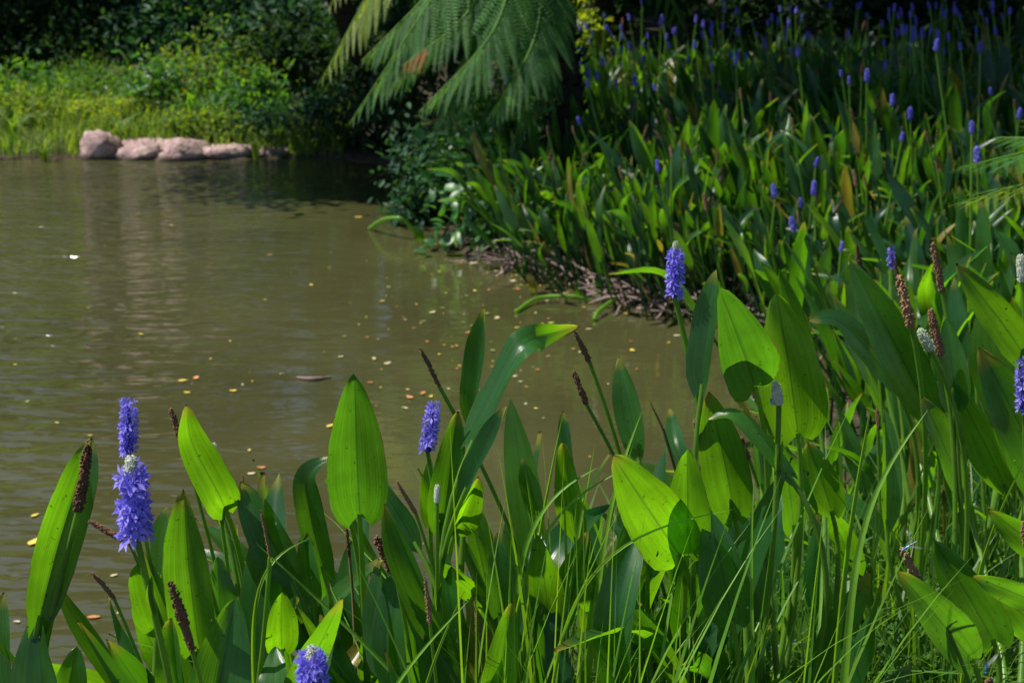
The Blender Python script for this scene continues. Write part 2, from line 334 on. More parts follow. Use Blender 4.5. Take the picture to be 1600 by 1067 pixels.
def grass_arr(X, Y, Z, H, Wd, rng, lean=(0, 0), lean_s=.35, curl=.5, seg=6):
    n = len(X); a = rng.uniform(0, 6.283, n); D = np.stack([np.cos(a), np.sin(a)], -1) * (np.abs(rng.normal(size=(n, 1))) * lean_s) + np.array(lean)
    t = np.linspace(0, 1, seg + 1); cu = rng.uniform(.2, 1.2, n) * curl; B = np.stack([X, Y, Z], -1)
    hx = D[:, None] * (t[None, :, None] * .5 + t[None, :, None] ** 2.2 * cu[:, None, None] * 1.4) * H[:, None, None]
    ln = np.linalg.norm(D, axis=1); dz = H[:, None] * (t[None] - (t[None] ** 2.6) * (cu * np.clip(ln * 1.3, 0, 1.1))[:, None] * .75)
    S = np.concatenate([B[:, None, :2] + hx, (B[:, 2:3] + dz)[..., None]], -1)
    ta = a + rng.uniform(-.9, .9, n) + 1.57; sd = np.stack([np.cos(ta), np.sin(ta), np.zeros(n)], -1)
    wv = np.interp(t, [0, .25, .7, 1], [.7, 1, .6, .03])
    o = sd[:, None] * (wv[None] * Wd[:, None] / 2)[..., None]; V = np.stack([S - o, S + o], 2).reshape(-1, 3)
    m = 2 * (seg + 1); k = np.arange(n)[:, None, None] * m; i = np.arange(seg)[None, :, None] * 2
    F = (k + i + np.array([0, 1, 3, 2])[None, None]).reshape(-1, 4)
    U = np.tile(np.stack([np.tile([0., 1.], seg + 1), np.repeat(t, 2)], -1), (n, 1))
    return V, F, U, np.repeat(rng.uniform(0, 1, n), m)

# ------------------------------------------------------------------ trees: crowns above the picture shade the back of the bed and the far bank
def q(seed): return np.random.default_rng(seed)
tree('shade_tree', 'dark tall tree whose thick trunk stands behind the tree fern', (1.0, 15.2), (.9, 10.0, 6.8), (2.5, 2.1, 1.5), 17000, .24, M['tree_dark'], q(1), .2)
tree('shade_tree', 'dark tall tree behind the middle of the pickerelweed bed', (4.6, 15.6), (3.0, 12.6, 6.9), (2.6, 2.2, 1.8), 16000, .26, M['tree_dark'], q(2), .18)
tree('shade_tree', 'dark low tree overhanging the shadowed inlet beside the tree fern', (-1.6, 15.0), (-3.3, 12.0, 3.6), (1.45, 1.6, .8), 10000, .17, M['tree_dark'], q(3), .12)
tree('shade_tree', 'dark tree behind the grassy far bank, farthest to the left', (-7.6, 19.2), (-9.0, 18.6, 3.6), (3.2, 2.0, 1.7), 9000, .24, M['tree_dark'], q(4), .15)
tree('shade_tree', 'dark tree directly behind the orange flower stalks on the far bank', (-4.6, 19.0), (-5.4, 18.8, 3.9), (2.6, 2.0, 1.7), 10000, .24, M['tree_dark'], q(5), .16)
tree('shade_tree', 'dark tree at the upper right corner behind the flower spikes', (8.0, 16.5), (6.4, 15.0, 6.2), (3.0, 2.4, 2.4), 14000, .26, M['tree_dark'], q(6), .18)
SH = [  # centre, radii, leaves, size, material, label
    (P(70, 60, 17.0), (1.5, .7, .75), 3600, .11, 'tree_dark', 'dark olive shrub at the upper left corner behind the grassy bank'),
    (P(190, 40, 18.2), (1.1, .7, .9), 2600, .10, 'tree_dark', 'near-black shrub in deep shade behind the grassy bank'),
    (P(310, 25, 16.6), (1.1, .6, .62), 2600, .14, 'shrub_blue', 'blue-green leafy shrub hanging over the orange flower stalks'),
    (P(430, 45, 15.9), (.9, .6, .7), 2400, .13, 'shrub_blue', 'blue-green leafy shrub between the grassy bank and tree fern fronds'),
    (P(400, 130, 15.2), (.6, .45, .55), 1300, .09, 'tree_dark', 'small dark shrub at the right end of the grassy bank'),
    (P(485, 192, 13.4), (.55, .35, .36), 1900, .075, 'shrub_blue', 'low grey-green bush overhanging the water right of the pale rocks'),
    (P(590, 200, 13.3), (.6, .4, .42), 1500, .09, 'tree_dark', 'black-green bush at the dark waterline under the fern fronds'),
    (P(560, 90, 15.0), (1.0, .5, .9), 2600, .11, 'tree_dark', 'dark shrub filling the shade behind the tree fern fronds'),
    (P(720, 110, 11.8), (.7, .4, .85), 2200, .11, 'tree_dark', 'black-green shrub under the middle of the tree fern'),
    (P(700, 285, 9.7), (.42, .3, .42), 2000, .085, 'shrub_blue', 'dark bush under the fern, nearest the bent stem in the water'),
    (P(775, 255, 9.6), (.4, .3, .45), 1800, .085, 'shrub_vine', 'leafy bush between the fern trunk and scrambling shrub'),
    (P(945, 40, 14.6), (.42, .3, .55), 1500, .10, 'fern_yellow_lit', 'sunlit-coloured yellow-green shrub glimpsed just right of the fern trunk'),  # sun coming through the gap is put into its leaf colour
    (P(1100, 10, 14.5), (1.1, .5, .7), 2600, .13, 'tree_dark', 'black shrub behind the densest blue flower spikes'),
    (P(1330, -10, 14.3), (1.4, .5, .8), 3000, .13, 'tree_dark', 'black shrub along the top edge behind the bed'),
    (P(1560, -20, 14.0), (1.4, .6, .8), 3000, .13, 'tree_dark', 'black shrub in the upper right corner behind the bed')]
for i, (c, r, n, s, m, lb) in enumerate(SH):
    shrub('bush', lb, c, r, n, s, M[m], q(20 + i))
WEEDS = [(P(40, 175, 14.4), (.6, .45, .36), 'mounded green weeds at the far left of the bank'), (P(130, 150, 15.0), (.6, .4, .48), 'leafy weed mound left of the sword-leaved clump'), (P(245, 165, 14.4), (.55, .4, .42), 'bright weed mound above the largest pale rock'),
         (P(330, 135, 14.9), (.75, .45, .6), 'tall bright weed mound under the blue-green shrub'), (P(375, 180, 13.9), (.5, .4, .48), 'bushy green weed mound at the right end of the rocks'), (P(180, 175, 14.0), (.42, .3, .22), 'low weed mound behind the left rocks'), (P(60, 150, 15.2), (.6, .4, .3), 'tall loose weeds below the olive shrub at upper left'), (P(285, 140, 15.3), (.6, .4, .36), 'tall loose weeds at the top of the bank, right of centre'), (P(310, 200, 13.5), (.5, .25, .16), 'low pale-green weeds draped over the right rocks')]
for i, (c, r, lb) in enumerate(WEEDS):
    shrub('weed_mound', lb, c, r, 1500, [.085, .06, .1, .075, .11, .06, .12, .1, .08][i], M[['grass_far', 'fern', 'shrub_vine', 'grass_far', 'fern', 'fern_yellow_lit', 'fern', 'grass_far', 'grass_far'][i]], q(45 + i), 16, 'weeds', 'weed mounds on the far bank', .34, .3, -.25)
# dark wood beyond everything, a mass of leaves that cannot be told apart
def wood():
    rng = q(60); n = 26000; a = rng.uniform(R(-62), R(50), n); d = rng.uniform(20, 30, n); x = d * np.sin(a); y = d * np.cos(a)
    z = ground_z(x, y) + rng.uniform(0, 1, n) ** .8 * np.where(x < -4, 3.0, 8.5)
    V, F, var = leaves_arr(np.stack([x, y, z], -1), .55, rng, .6)
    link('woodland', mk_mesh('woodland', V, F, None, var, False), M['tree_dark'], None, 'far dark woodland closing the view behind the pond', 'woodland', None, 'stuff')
wood()

# ------------------------------------------------------------------ the far grassy bank with its rocks
def bank_grass():
    rng = q(70); n = 14000; x = rng.uniform(-8.2, -1.7, n); y = rng.uniform(12.6, 16.8, n); s = sdist(x, y); ok = s > .02; x, y = x[ok], y[ok]; n = len(x)
    h = rng.uniform(.08, .38, n) * (1 + .75 * np.sin(x * 2.9 + 1) * np.sin(y * 3.3 + 1)) + .02; wd = rng.uniform(.007, .016, n)
    V, F, U, var = grass_arr(x, y, ground_z(x, y), h, wd, rng, lean_s=.5, curl=.7, seg=4)
    link('grass', mk_mesh('bank_grass', V, F, U, var), M['grass_far'], None, 'sunlit tangled grass covering the far bank above the rocks', 'grass', None, 'stuff')
bank_grass()
def strap(name, label, px, py, Y, n, h, wd, seed, cat='plant', group=None, mat='grass_far'):
    rng = q(seed); c = P(px, py, Y); z = gz(c.x, Y); e = empty(name, (c.x, Y, z), label, cat, group)
    for i in range(n):
        a = rng.uniform(0, 6.28); d = np.array([math.cos(a), math.sin(a), 0]); hh = h * rng.uniform(.7, 1.15); le = rng.uniform(.25, .8)
        S = through([d * .03, d * hh * le * .4 + [0, 0, hh * .65], d * hh * le * 1.05 + [0, 0, hh * rng.uniform(.6, 1.0)]], 8)
        V, F, U = blade(S, np.array([-d[0] * .3 + .1, -d[1] * .3 - .3, 1.]), wd / 2, 'strap', 0, .3, nc=1); link('leaf', mk_mesh('strap_leaf', V, F, U), M[mat], e)
    return e
strap('strap_leaved_plant', 'arching strap-leaved clump growing just above the pale rocks', 182, 205, 13.2, 22, .42, .03, 80)
strap('strap_leaved_plant', 'tall bright sword-leaved clump at the top of the grassy bank', 212, 130, 15.6, 18, .62, .035, 81)
strap('strap_leaved_plant', 'sword-leaved clump on the bank at the foot of the dark shrubs', 330, 118, 15.4, 16, .5, .035, 82)
strap('strap_leaved_plant', 'pale grass-like tuft trailing into the water left of the rocks', 68, 228, 12.75, 26, .3, .014, 83)
strap('strap_leaved_plant', 'green tuft at the waterline right of the last pale rock', 400, 228, 12.9, 18, .26, .014, 84)
strap('strap_leaved_plant', 'leafy green tuft at the left end of the grassy bank', 20, 200, 13.4, 22, .4, .022, 85)
strap('strap_leaved_plant', 'leafy green clump in the middle of the grassy bank', 290, 180, 13.9, 22, .42, .026, 86)
strap('strap_leaved_plant', 'leafy clump at the right of the bank beside the dark shrub', 370, 195, 13.8, 18, .4, .024, 87)
for i, (a, b, Y, lb) in enumerate([((232, 132), (205, 95), 15.0, 'thin orange-flowered stalk at the left of the grassy bank'), ((268, 125), (238, 98), 15.0, 'thin orange-flowered stalk in the middle of the grassy bank'),
                                   ((296, 142), (282, 122), 14.8, 'short orange-flowered stalk low among the bank grass'), ((412, 150), (376, 120), 14.6, 'orange-flowered stalk beside the dark shrub at the bank end')]):
    pa, pb = P(*a, Y), P(*b, Y); root = Vector((pa.x + .15, Y, gz(pa.x + .15, Y))); e = empty('orange_flower_stalk', root, lb, 'flower', 'orange flower stalks on the far bank')
    S = through([np.zeros(3), np.array(pa - root) * .6 + [0, 0, .05], np.array(pa - root), np.array(pb - root)], 12); V, F, U = tube(S, [.006, .003], 5); link('stem', mk_mesh('stalk', V, F, U), M['stem'], e)
    rng = q(90 + i)
    for k in range(8):
        c = S[int(8 + k * .4)] + rng.normal(size=3) * .012; V, F, v_ = leaves_arr(np.repeat(c[None], 5, 0), .022, rng, .5, -.3); link('blossom', mk_mesh('blossom', V, F, None, v_), M['orange'], e)
def rock_mat():
    n = NT('pale_rock'); tc = n('TexCoord'); a = n.noise(tc.outputs['Object'], 7, 6, .65); b = n.noise(tc.outputs['Object'], 40, 4)
    c = n.mix(n.rng(a, .3, .7), (.24, .155, .148), (.52, .375, .355)); c = n.mix(n.math('MULTIPLY', n.rng(b, .5, .7), .5), c, (.12, .08, .075))
    sz = n('SeparateXYZ'); n.l(tc.outputs['Object'], sz.inputs[0]); wet = n.rng(n.math('ADD', sz.outputs[2], n.math('MULTIPLY', n.math('SUBTRACT', a, .5), .06)), .045, .075, .8, 0.)
    c = n.mix(wet, c, (.05, .038, .03)); moss = n.math('MULTIPLY', n.rng(n.noise(tc.outputs['Object'], 5, 4), .55, .68), .6); c = n.mix(moss, c, (.09, .10, .03))
    return n.fin(n.pr(c, .9, .2, n.bump(n.math('ADD', a, n.math('MULTIPLY', b, .3)), .9, .05)))
RM = rock_mat()
def rock(label, px, w_px, top, Y, seed):
    rng = q(seed); k = mpp(Y); c = P(px, 249, Y); h = (249 - top) * k; wr = w_px * k / 2
    nu, nv = 22, 14; th = np.linspace(0, 2 * math.pi, nu, endpoint=False); ph = np.linspace(-.35, 1, nv) * math.pi / 2
    T, Pp = np.meshgrid(th, ph, indexing='ij'); V = np.stack([np.cos(T) * np.cos(Pp), np.sin(T) * np.cos(Pp), np.sin(Pp)], -1)
    V = np.sign(V) * np.abs(V) ** .92; d = np.zeros(T.shape)
    for o in range(4):
        f = 2.3 * 2 ** o; off = rng.uniform(0, 6, 3); d += .27 / 1.6 ** o * np.sin(V[..., 0] * f + off[0]) * np.sin(V[..., 1] * f + off[1]) * np.cos(V[..., 2] * f + off[2])
    d += .03 * rng.normal(size=d.shape); V = V * (1 + d)[..., None] * np.array([wr * 1.05, wr * .75, h * 1.0])
    i, j = np.meshgrid(np.arange(nu), np.arange(nv - 1), indexing='ij'); i2 = (i + 1) % nu
    F = np.stack([i * nv + j, i2 * nv + j, i2 * nv + j + 1, i * nv + j + 1], -1).reshape(-1, 4)
    o = link('rock', mk_mesh('rock', V, F), RM, None, label, 'rock', 'pale rocks along the far waterline'); o.location = (c.x, Y + .12, -.02)
rock('tall pinkish rock at the left end of the far rock row', 153, 62, 206, 12.85, 100)
rock('pinkish rock second from the left in the far rock row', 209, 80, 220, 12.85, 101)
rock('largest rounded pinkish rock in the middle of the far row', 280, 92, 217, 12.85, 102)
rock('low pinkish rock at the right end of the sunlit rock row', 345, 90, 224, 12.9, 103)
rock('small shaded rock half hidden beyond the sunlit rock row', 420, 64, 233, 13.0, 104)

# ------------------------------------------------------------------ ferns
def pinna_mesh(name, n, mat):
    """pinna along +X of length 1: midrib with paired toothed leaflets"""
    mb = MB(); V, F, U = tube(np.stack([np.linspace(0, 1, 6), np.zeros(6), -.10 * np.linspace(0, 1, 6) ** 2], -1), [.008, .003], 4); mb.add(V, F, U)
    for k in range(n):
        t = (k + .5) / n; L = .105 * min(1, .6 + t * 2) * (1 - t ** 2.4) + .012; z = -.10 * t * t; w = .62 / n
        for s in (-1, 1):
            a = np.array([t, 0, z]); d = np.array([.42, s, -.22]); d /= np.linalg.norm(d)
            pts = [a + [-w * .5, 0, 0], a + d * L * .55 + [-w * .42, 0, .004], a + d * L, a + d * L * .55 + [w * .45, 0, .004], a + [w * .5, 0, 0]]
            mb.add(np.array(pts), np.array([[0, 1, 2, 3], [0, 3, 4, 4]])[:1]); mb.add(np.array([pts[0], pts[3], pts[4], (pts[0] + pts[4]) / 2]), np.array([[0, 1, 2, 3]]))
    me = mb.mesh(name, False); me.materials.append(mat); return me
PIN = {k: pinna_mesh('pinna_' + k, 20, M[k]) for k in ('fern', 'fern_yellow_lit', 'fern_brown')}
PIN['fern_frond_far'] = PIN['fern']
def frond(e, org, pts, plen, npair, split=True, mats=('fern', 'fern'), rng=None, down=.55, tilt=None, joined='pinnae'):
    """a frond: rachis through pts (world), pinnae on both sides"""
    S = through([np.array(p) - np.array(org) for p in pts], 40); T = nrm(np.gradient(S, axis=0))
    V, F, U = tube(S, [.014, .011, .006, .002], 6); f = link('frond', mk_mesh('rachis', V, F, U), M['stem'], e)
    mb = MB(); src = {}
    for k in range(npair):
        t = .12 + .86 * k / (npair - 1); i = t * 39; a = int(min(i, 38)); c = S[a] * (1 - i + a) + S[a + 1] * (i - a); tg = T[a]
        side = nrm(np.cross(tg, np.array([0, 0, 1.]) if tilt is None else tilt)); L = plen * min(1, .45 + t * 1.9) * (1 - t ** 4) + .05
        for s in (-1, 1):
            d = nrm(side * s * .8 + tg * (.6 + .4 * t) + np.array([0, 0, -down]) * rng.uniform(.7, 1.3) + rng.normal(size=3) * .07)
            nn = nrm(np.cross(d, tg) * s); 
            if nn[2] < 0: nn = -nn
            y = np.cross(nn, d); mt = mats[1] if t > (.86 if 'brown' in mats[1] else .62) else mats[0]; LL = L * rng.uniform(.88, 1.1)
            Mx = Matrix(((d[0] * LL, y[0] * LL, nn[0] * LL, c[0]), (d[1] * LL, y[1] * LL, nn[1] * LL, c[1]), (d[2] * LL, y[2] * LL, nn[2] * LL, c[2]), (0, 0, 0, 1)))
            if split:
                o = link('pinna', PIN[mt], None, f); o.matrix_basis = Mx
            else: src.setdefault(mt, []).append(np.array(Mx))
    for mt, ms in src.items():
        me = PIN[mt]; co = np.empty(len(me.vertices) * 3, np.float32); me.vertices.foreach_get('co', co); co = co.reshape(-1, 3)
        fi = np.empty(len(me.loops), np.int32); me.loops.foreach_get('vertex_index', fi); fi = fi.reshape(-1, 4)
        VV = np.concatenate([co @ m[:3, :3].T + m[:3, 3] for m in ms]); FF = np.concatenate([fi + len(co) * z for z in range(len(ms))])
        link('pinnae', mk_mesh('pinnae', VV, FF, None, np.repeat(rng.uniform(0, 1, len(ms)), len(co)), False), M[mt] if mt in M else M['fern'], f, kind='stuff')
    return f
def tree_fern():
    base = P(872, 118, 9.9); b = Vector((base.x, 9.9, gz(base.x, 9.9) - .05)); crown = P(845, -210, 9.7)
    e = empty('tree_fern', b, 'large tree fern with dark trunk and fronds drooping over the pond', 'tree fern'); rng = q(110)
    S = through([np.zeros(3), np.array(P(868, 40, 9.85) - b), np.array(crown - b)], 22); rr = np.interp(np.linspace(0, 1, 22), [0, .35, 1], [.25, .165, .13]) * (1 + .06 * rng.normal(size=22))
    V, F, U = tube(S, rr, 18); V = V + rng.normal(size=V.shape) * .012; link('trunk', mk_mesh('trunk', V, F, U), M['bark'], e)
    mb = MB()
    for k in range(260):                 # old frond stubs and root fibres on the trunk
        i = rng.integers(0, 21); a = rng.uniform(0, 6.28); d = np.array([math.cos(a), math.sin(a), rng.uniform(-.2, .5)]); c = S[i] + rng.normal(size=3) * .02 + d * rr[i] * .85
        V, F, U = tube(np.array([c, c + d * .05 + [0, 0, .02], c + d * .07 + [0, 0, .06]]), [.016, .006], 5); mb.add(V, F, U)
    link('frond_stubs', mb.mesh('frond_stubs'), M['bark'], e, kind='stuff')
    C = crown
    main = [  # (waypoints px,py,Y), pinna length, pairs, materials
        ([(740, -170, 9.5), (610, -60, 9.3), (498, 132, 9.0)], .46, 31, ('fern', 'fern_yellow_lit')),  # outer part coloured as if sunlit
        ([(780, -160, 9.3), (680, -10, 9.0), (545, 195, 8.7)], .52, 32, ('fern', 'fern')),
        ([(800, -120, 9.2), (730, 20, 8.9), (628, 104, 8.7)], .40, 27, ('fern', 'fern_brown')),
        ([(815, -130, 9.1), (775, 40, 8.7), (655, 175, 8.5)], .50, 32, ('fern', 'fern')),
        ([(850, -90, 9.1), (835, 60, 8.7), (760, 190, 8.5)], .42, 28, ('fern', 'fern'))]
    for pts, pl, npair, mt in main:
        frond(e, b, [C] + [P(*p) for p in pts], pl, npair, True, mt, rng, .7)
    rest = [([(740, -230, 9.9), (600, -150, 9.9), (510, 20, 9.7)], .46, 30, ('fern', 'fern_yellow_lit')), ([(900, -210, 9.6), (990, -120, 9.4), (1075, 60, 9.9)], .40, 26, ('fern', 'fern')),
            ([(850, -250, 10.4), (900, -170, 11.2), (960, -20, 11.8)], .42, 24, ('fern', 'fern')), ([(780, -250, 10.3), (700, -160, 11.0), (640, 40, 11.6)], .42, 24, ('fern', 'fern')),
            ([(820, -130, 9.8), (760, 60, 10.0), (720, 200, 9.8)], .46, 28, ('fern', 'fern')), ([(800, -230, 9.0), (720, -170, 8.3), (640, -40, 7.9)], .42, 26, ('fern', 'fern')),
            ([(840, -140, 9.5), (780, 110, 9.4), (735, 262, 9.2)], .44, 28, ('fern', 'fern')), ([(790, -140, 9.4), (700, 10, 9.4), (600, 150, 9.3)], .50, 30, ('fern', 'fern')),
            ([(800, -130, 9.5), (730, 80, 9.3), (668, 262, 9.0)], .46, 30, ('fern', 'fern')), ([(860, -60, 9.2), (845, 90, 8.9), (800, 225, 8.8)], .40, 24, ('fern', 'fern')), ([(760, -120, 9.2), (660, 0, 9.1), (565, 95, 9.0)], .46, 28, ('fern', 'fern'))]
    for pts, pl, npair, mt in rest:
        frond(e, b, [C] + [P(*p) for p in pts], pl, npair, False, mt, rng, .7)
tree_fern()
def side_fern():
    c = P(1760, 300, 4.6); b = Vector((c.x, 4.6, gz(c.x, 4.6))); e = empty('ground_fern', b, 'feathery fern reaching in from the right edge', 'fern'); rng = q(120)
    for k, (pts, pl, n, mt) in enumerate([([(1700, 230, 4.5), (1620, 235, 4.3), (1500, 262, 4.1)], .16, 22, ('fern', 'fern')), ([(1700, 290, 4.4), (1620, 285, 4.2), (1505, 316, 4.0)], .15, 22, ('fern_yellow_lit', 'fern_yellow_lit')),
                                     ([(1720, 250, 4.7), (1650, 220, 4.8), (1560, 215, 4.9)], .15, 18, ('fern', 'fern'))]):
        frond(e, b, [b + Vector((0, 0, .1))] + [P(*p) for p in pts], pl, n, True, mt, rng, .3)
side_fern()

# ------------------------------------------------------------------ scrambling shrub at the water's edge, its leaves one by one
def vine_shrub():
    rng = q(130); c = P(735, 400, 8.9); b = Vector((c.x, 8.9, gz(c.x, 8.9))); e = empty('scrambling_shrub', b, 'scrambling shrub with oval leaves spilling into the water under the fern', 'shrub')
    V, F, U = blade(through([(0, 0, 0), (.5, 0, .06), (1, 0, -.05)], 6), (0, 0, 1), .3, 'broad', 0, .2, nc=2); lm = mk_mesh('oval_leaf', V, F, U); lm.materials.append(M['shrub_vine'])
    mb = MB(); spots = []
    lines = [[(760, 395, 9.1), (720, 330, 8.9), (692, 370, 8.6), (684, 388, 8.5)], [(770, 395, 9.1), (735, 300, 8.9), (700, 320, 8.5)], [(770, 390, 9.2), (740, 250, 9.0), (705, 235, 8.8)],
             [(790, 390, 9.2), (775, 270, 9.0), (745, 200, 8.9)], [(790, 390, 9.1), (760, 330, 8.7), (735, 350, 8.5)], [(770, 390, 9.3), (720, 270, 9.2), (668, 225, 9.0)], [(800, 400, 9.0), (790, 310, 8.9), (770, 260, 8.6)],
             [(770, 395, 9.2), (700, 300, 9.1), (680, 280, 8.9)], [(790, 395, 9.0), (745, 300, 8.6), (715, 345, 8.5)], [(810, 390, 9.2), (800, 260, 9.1), (790, 190, 9.1)], [(820, 400, 8.6), (812, 340, 8.5), (800, 290, 8.3)], [(780, 400, 8.8), (755, 365, 8.5), (742, 385, 8.4)]]
    for ln in lines:
        S = through([np.array(P(*p) - b) for p in ln], 24); V, F, U = tube(S, [.012, .004], 5); mb.add(V, F, U)
        for k in range(25):
            spots.append(S[rng.integers(6, 24)] + rng.normal(size=3) * np.array([.07, .07, .06]))
    link('branches', mb.mesh('branches'), M['bark'], e)
    for c in spots:
        d = nrm(rng.normal(size=3) * .8 + np.array([-.25, -.55, -.15])); up = nrm(rng.normal(size=3) * .35 + np.array([0, -.25, 1.])); y = nrm(np.cross(up, d)); z = np.cross(d, y); L = rng.uniform(.07, .13)
        o = link('leaf', lm, None, e); o.matrix_basis = Matrix(((d[0] * L, y[0] * L, z[0] * L, c[0]), (d[1] * L, y[1] * L, z[1] * L, c[1]), (d[2] * L, y[2] * L, z[2] * L, c[2]), (0, 0, 0, 1)))
vine_shrub()

# ------------------------------------------------------------------ pickerelweed: shared spike meshes (unit length along +Z)
def nodules(name, n, r, nod, mat, seed, taper=.35, core=True, lift=.3, jit=.15, bend=0., shed=None):
    rng = q(seed); V = []; F = []; k = 0
    oc = np.array([[1, 0, 0], [0, 1, 0], [-1, 0, 0], [0, -1, 0], [0, 0, 1], [0, 0, -1]], float); of = np.array([[0, 1, 4], [1, 2, 4], [2, 3, 4], [3, 0, 4], [1, 0, 5], [2, 1, 5], [3, 2, 5], [0, 3, 5]])
    prof = lambda t: r * np.interp(t, [0, .08, .55, .85, 1], [.7, 1, 1, .8, taper])
    for i in range(n):
        t = (i + .5) / n
        if shed and shed[0] < t < shed[1] and rng.random() < .75: continue
        a = i * 2.39996 + rng.normal() * jit; rr = prof(t) * rng.uniform(.85, 1.12); d = np.array([math.cos(a), math.sin(a), lift]); d /= np.linalg.norm(d)
        y = np.array([-math.sin(a), math.cos(a), 0]); z = np.cross(d, y); s = nod * rng.uniform(.7, 1.2); c = np.array([math.cos(a) * rr, math.sin(a) * rr, t])
        V.append(c + oc[:, :1] * d * s * 1.2 + oc[:, 1:2] * y * s * .8 + oc[:, 2:] * z * s * .8); F.append(of + k); k += 6
    if core:
        S = np.stack([np.zeros(9), np.zeros(9), np.linspace(0, 1.01, 9)], -1); v, f, _ = tube(S, [prof(t) * .95 for t in np.linspace(0, 1, 8)] + [.005], 8)
        V.append(v); F.append(np.concatenate([f[:, [0, 1, 2]], f[:, [0, 2, 3]]]) + k)
    V = np.concatenate(V); V[:, 0] += bend * V[:, 2] ** 2; me = mk_mesh(name, V, np.concatenate(F)); me.materials.append(mat); return me
SEED = [nodules('seed_spike_a', 190, .1, .03, M['seed'], 200), nodules('seed_spike_b', 150, .09, .032, M['seed'], 201, jit=.5), nodules('seed_spike_c', 90, .065, .035, M['seed'], 202, jit=.8, bend=.12), nodules('seed_spike_d', 170, .09, .03, M['seed'], 206, jit=.4, bend=.1, shed=(0, .35)), nodules('seed_spike_e', 170, .085, .033, M['seed'], 207, jit=.6, bend=-.14, shed=(.45, .6)), nodules('seed_spike_f', 120, .075, .032, M['seed'], 208, taper=.15, jit=.6, bend=.2, shed=(.6, 1))]
BUD = nodules('bud_spike', 130, .14, .035, M['bud'], 203, lift=.8)
FLOWER = [nodules('flower_spike_a', 80, .15, .075, M['flower_far'], 204, jit=.5), nodules('flower_spike_b', 70, .17, .085, M['flower_far'], 205, jit=.7)]
def floret_mesh():
    V = []; F = []
    for k in range(6):
        a = k * math.pi / 3 + (.12 if k % 2 else 0); d = np.array([math.cos(a), math.sin(a), 0]); s = np.array([-math.sin(a), math.cos(a), 0]); n = len(V)
        V += [d * .1, d * .62 + s * .24 + [0, 0, .22], d * 1.15 + [0, 0, .30], d * .62 - s * .24 + [0, 0, .22]]; F.append([n, n + 1, n + 2, n + 3])
    for k in range(3):
        n = len(V); a = k * 2.1; d = np.array([math.cos(a) * .2, math.sin(a) * .2, 0]); V += [d * .1 + [.04, 0, 0], d + [.03, 0, .75], d + [-.03, 0, .75], d * .1 - [.04, 0, 0]]; F.append([n, n + 1, n + 2, n + 3])
    n = len(V); V += [[.12, 0, 0], [-.06, .1, 0], [0, 0, -.7], [-.06, -.1, 0]]; F.append([n, n + 1, n + 2, n + 3])
    me = mk_mesh('floret', np.array(V), np.array(F), None, None, False); me.materials.append(M['floret']); return me
FLORET = floret_mesh()
def axis_matrix(a, b, r):                # unit +Z onto a->b, radial scale r
    a, b = Vector(a), Vector(b); d = b - a; L = d.length; qd = d.to_track_quat('Z', 'Y')
    return Matrix.Translation(a) @ qd.to_matrix().to_4x4() @ Matrix.Diagonal((r, r, L, 1))

# ------------------------------------------------------------------ pickerelweed: the bed
PLAIN = []
for k in range(14):                      # leaf variants: petiole and blade in one mesh, root at the origin
    rng = q(300 + k); hp = rng.uniform(.36, .52); L = rng.uniform(.19, .28); wd = L * rng.uniform(.085, .13); le = rng.uniform(.0, .12)
    b = np.array([0, le, hp]); bend = [0, .02, .05, .1, .03, .18][k % 6] * L * 3; tp = b + np.array([rng.normal() * .02, le * .6 + bend, L * (1 - min(.5, bend * 1.1))])
    mid = (b + tp) / 2 + np.array([0, -bend * .35, L * .12 * (bend > .05)])
    mb = MB(); V, F, U = tube(through([(0, 0, 0), (0, le * .35, hp * .5), b], 6), [.008, .0055, .0045], 5); mb.add(V, F, U * [0, .3] + [.3, .2])
    V, F, U = blade(through([b, mid, tp], 11), (0.15, -1, .5), wd, ['broad', 'lance'][k % 2], .1, rng.uniform(.15, .7), rng.normal() * .1, rng.normal() * .5, 3, .05, k); mb.add(V, F, U)
    PLAIN.append(mb.mesh('leaf_variant')); PLAIN[-1].materials.append(M['leaf_far_shaded'])
STEMS = []
for k in range(3):
    V, F, U = tube(through([(0, 0, 0), (.01, .02, .3), (0, .03 * k, 1)], 8), [.0085, .007, .005], 6); STEMS.append(mk_mesh('flower_stem', V, F, U)); STEMS[-1].materials.append(M['stem'])

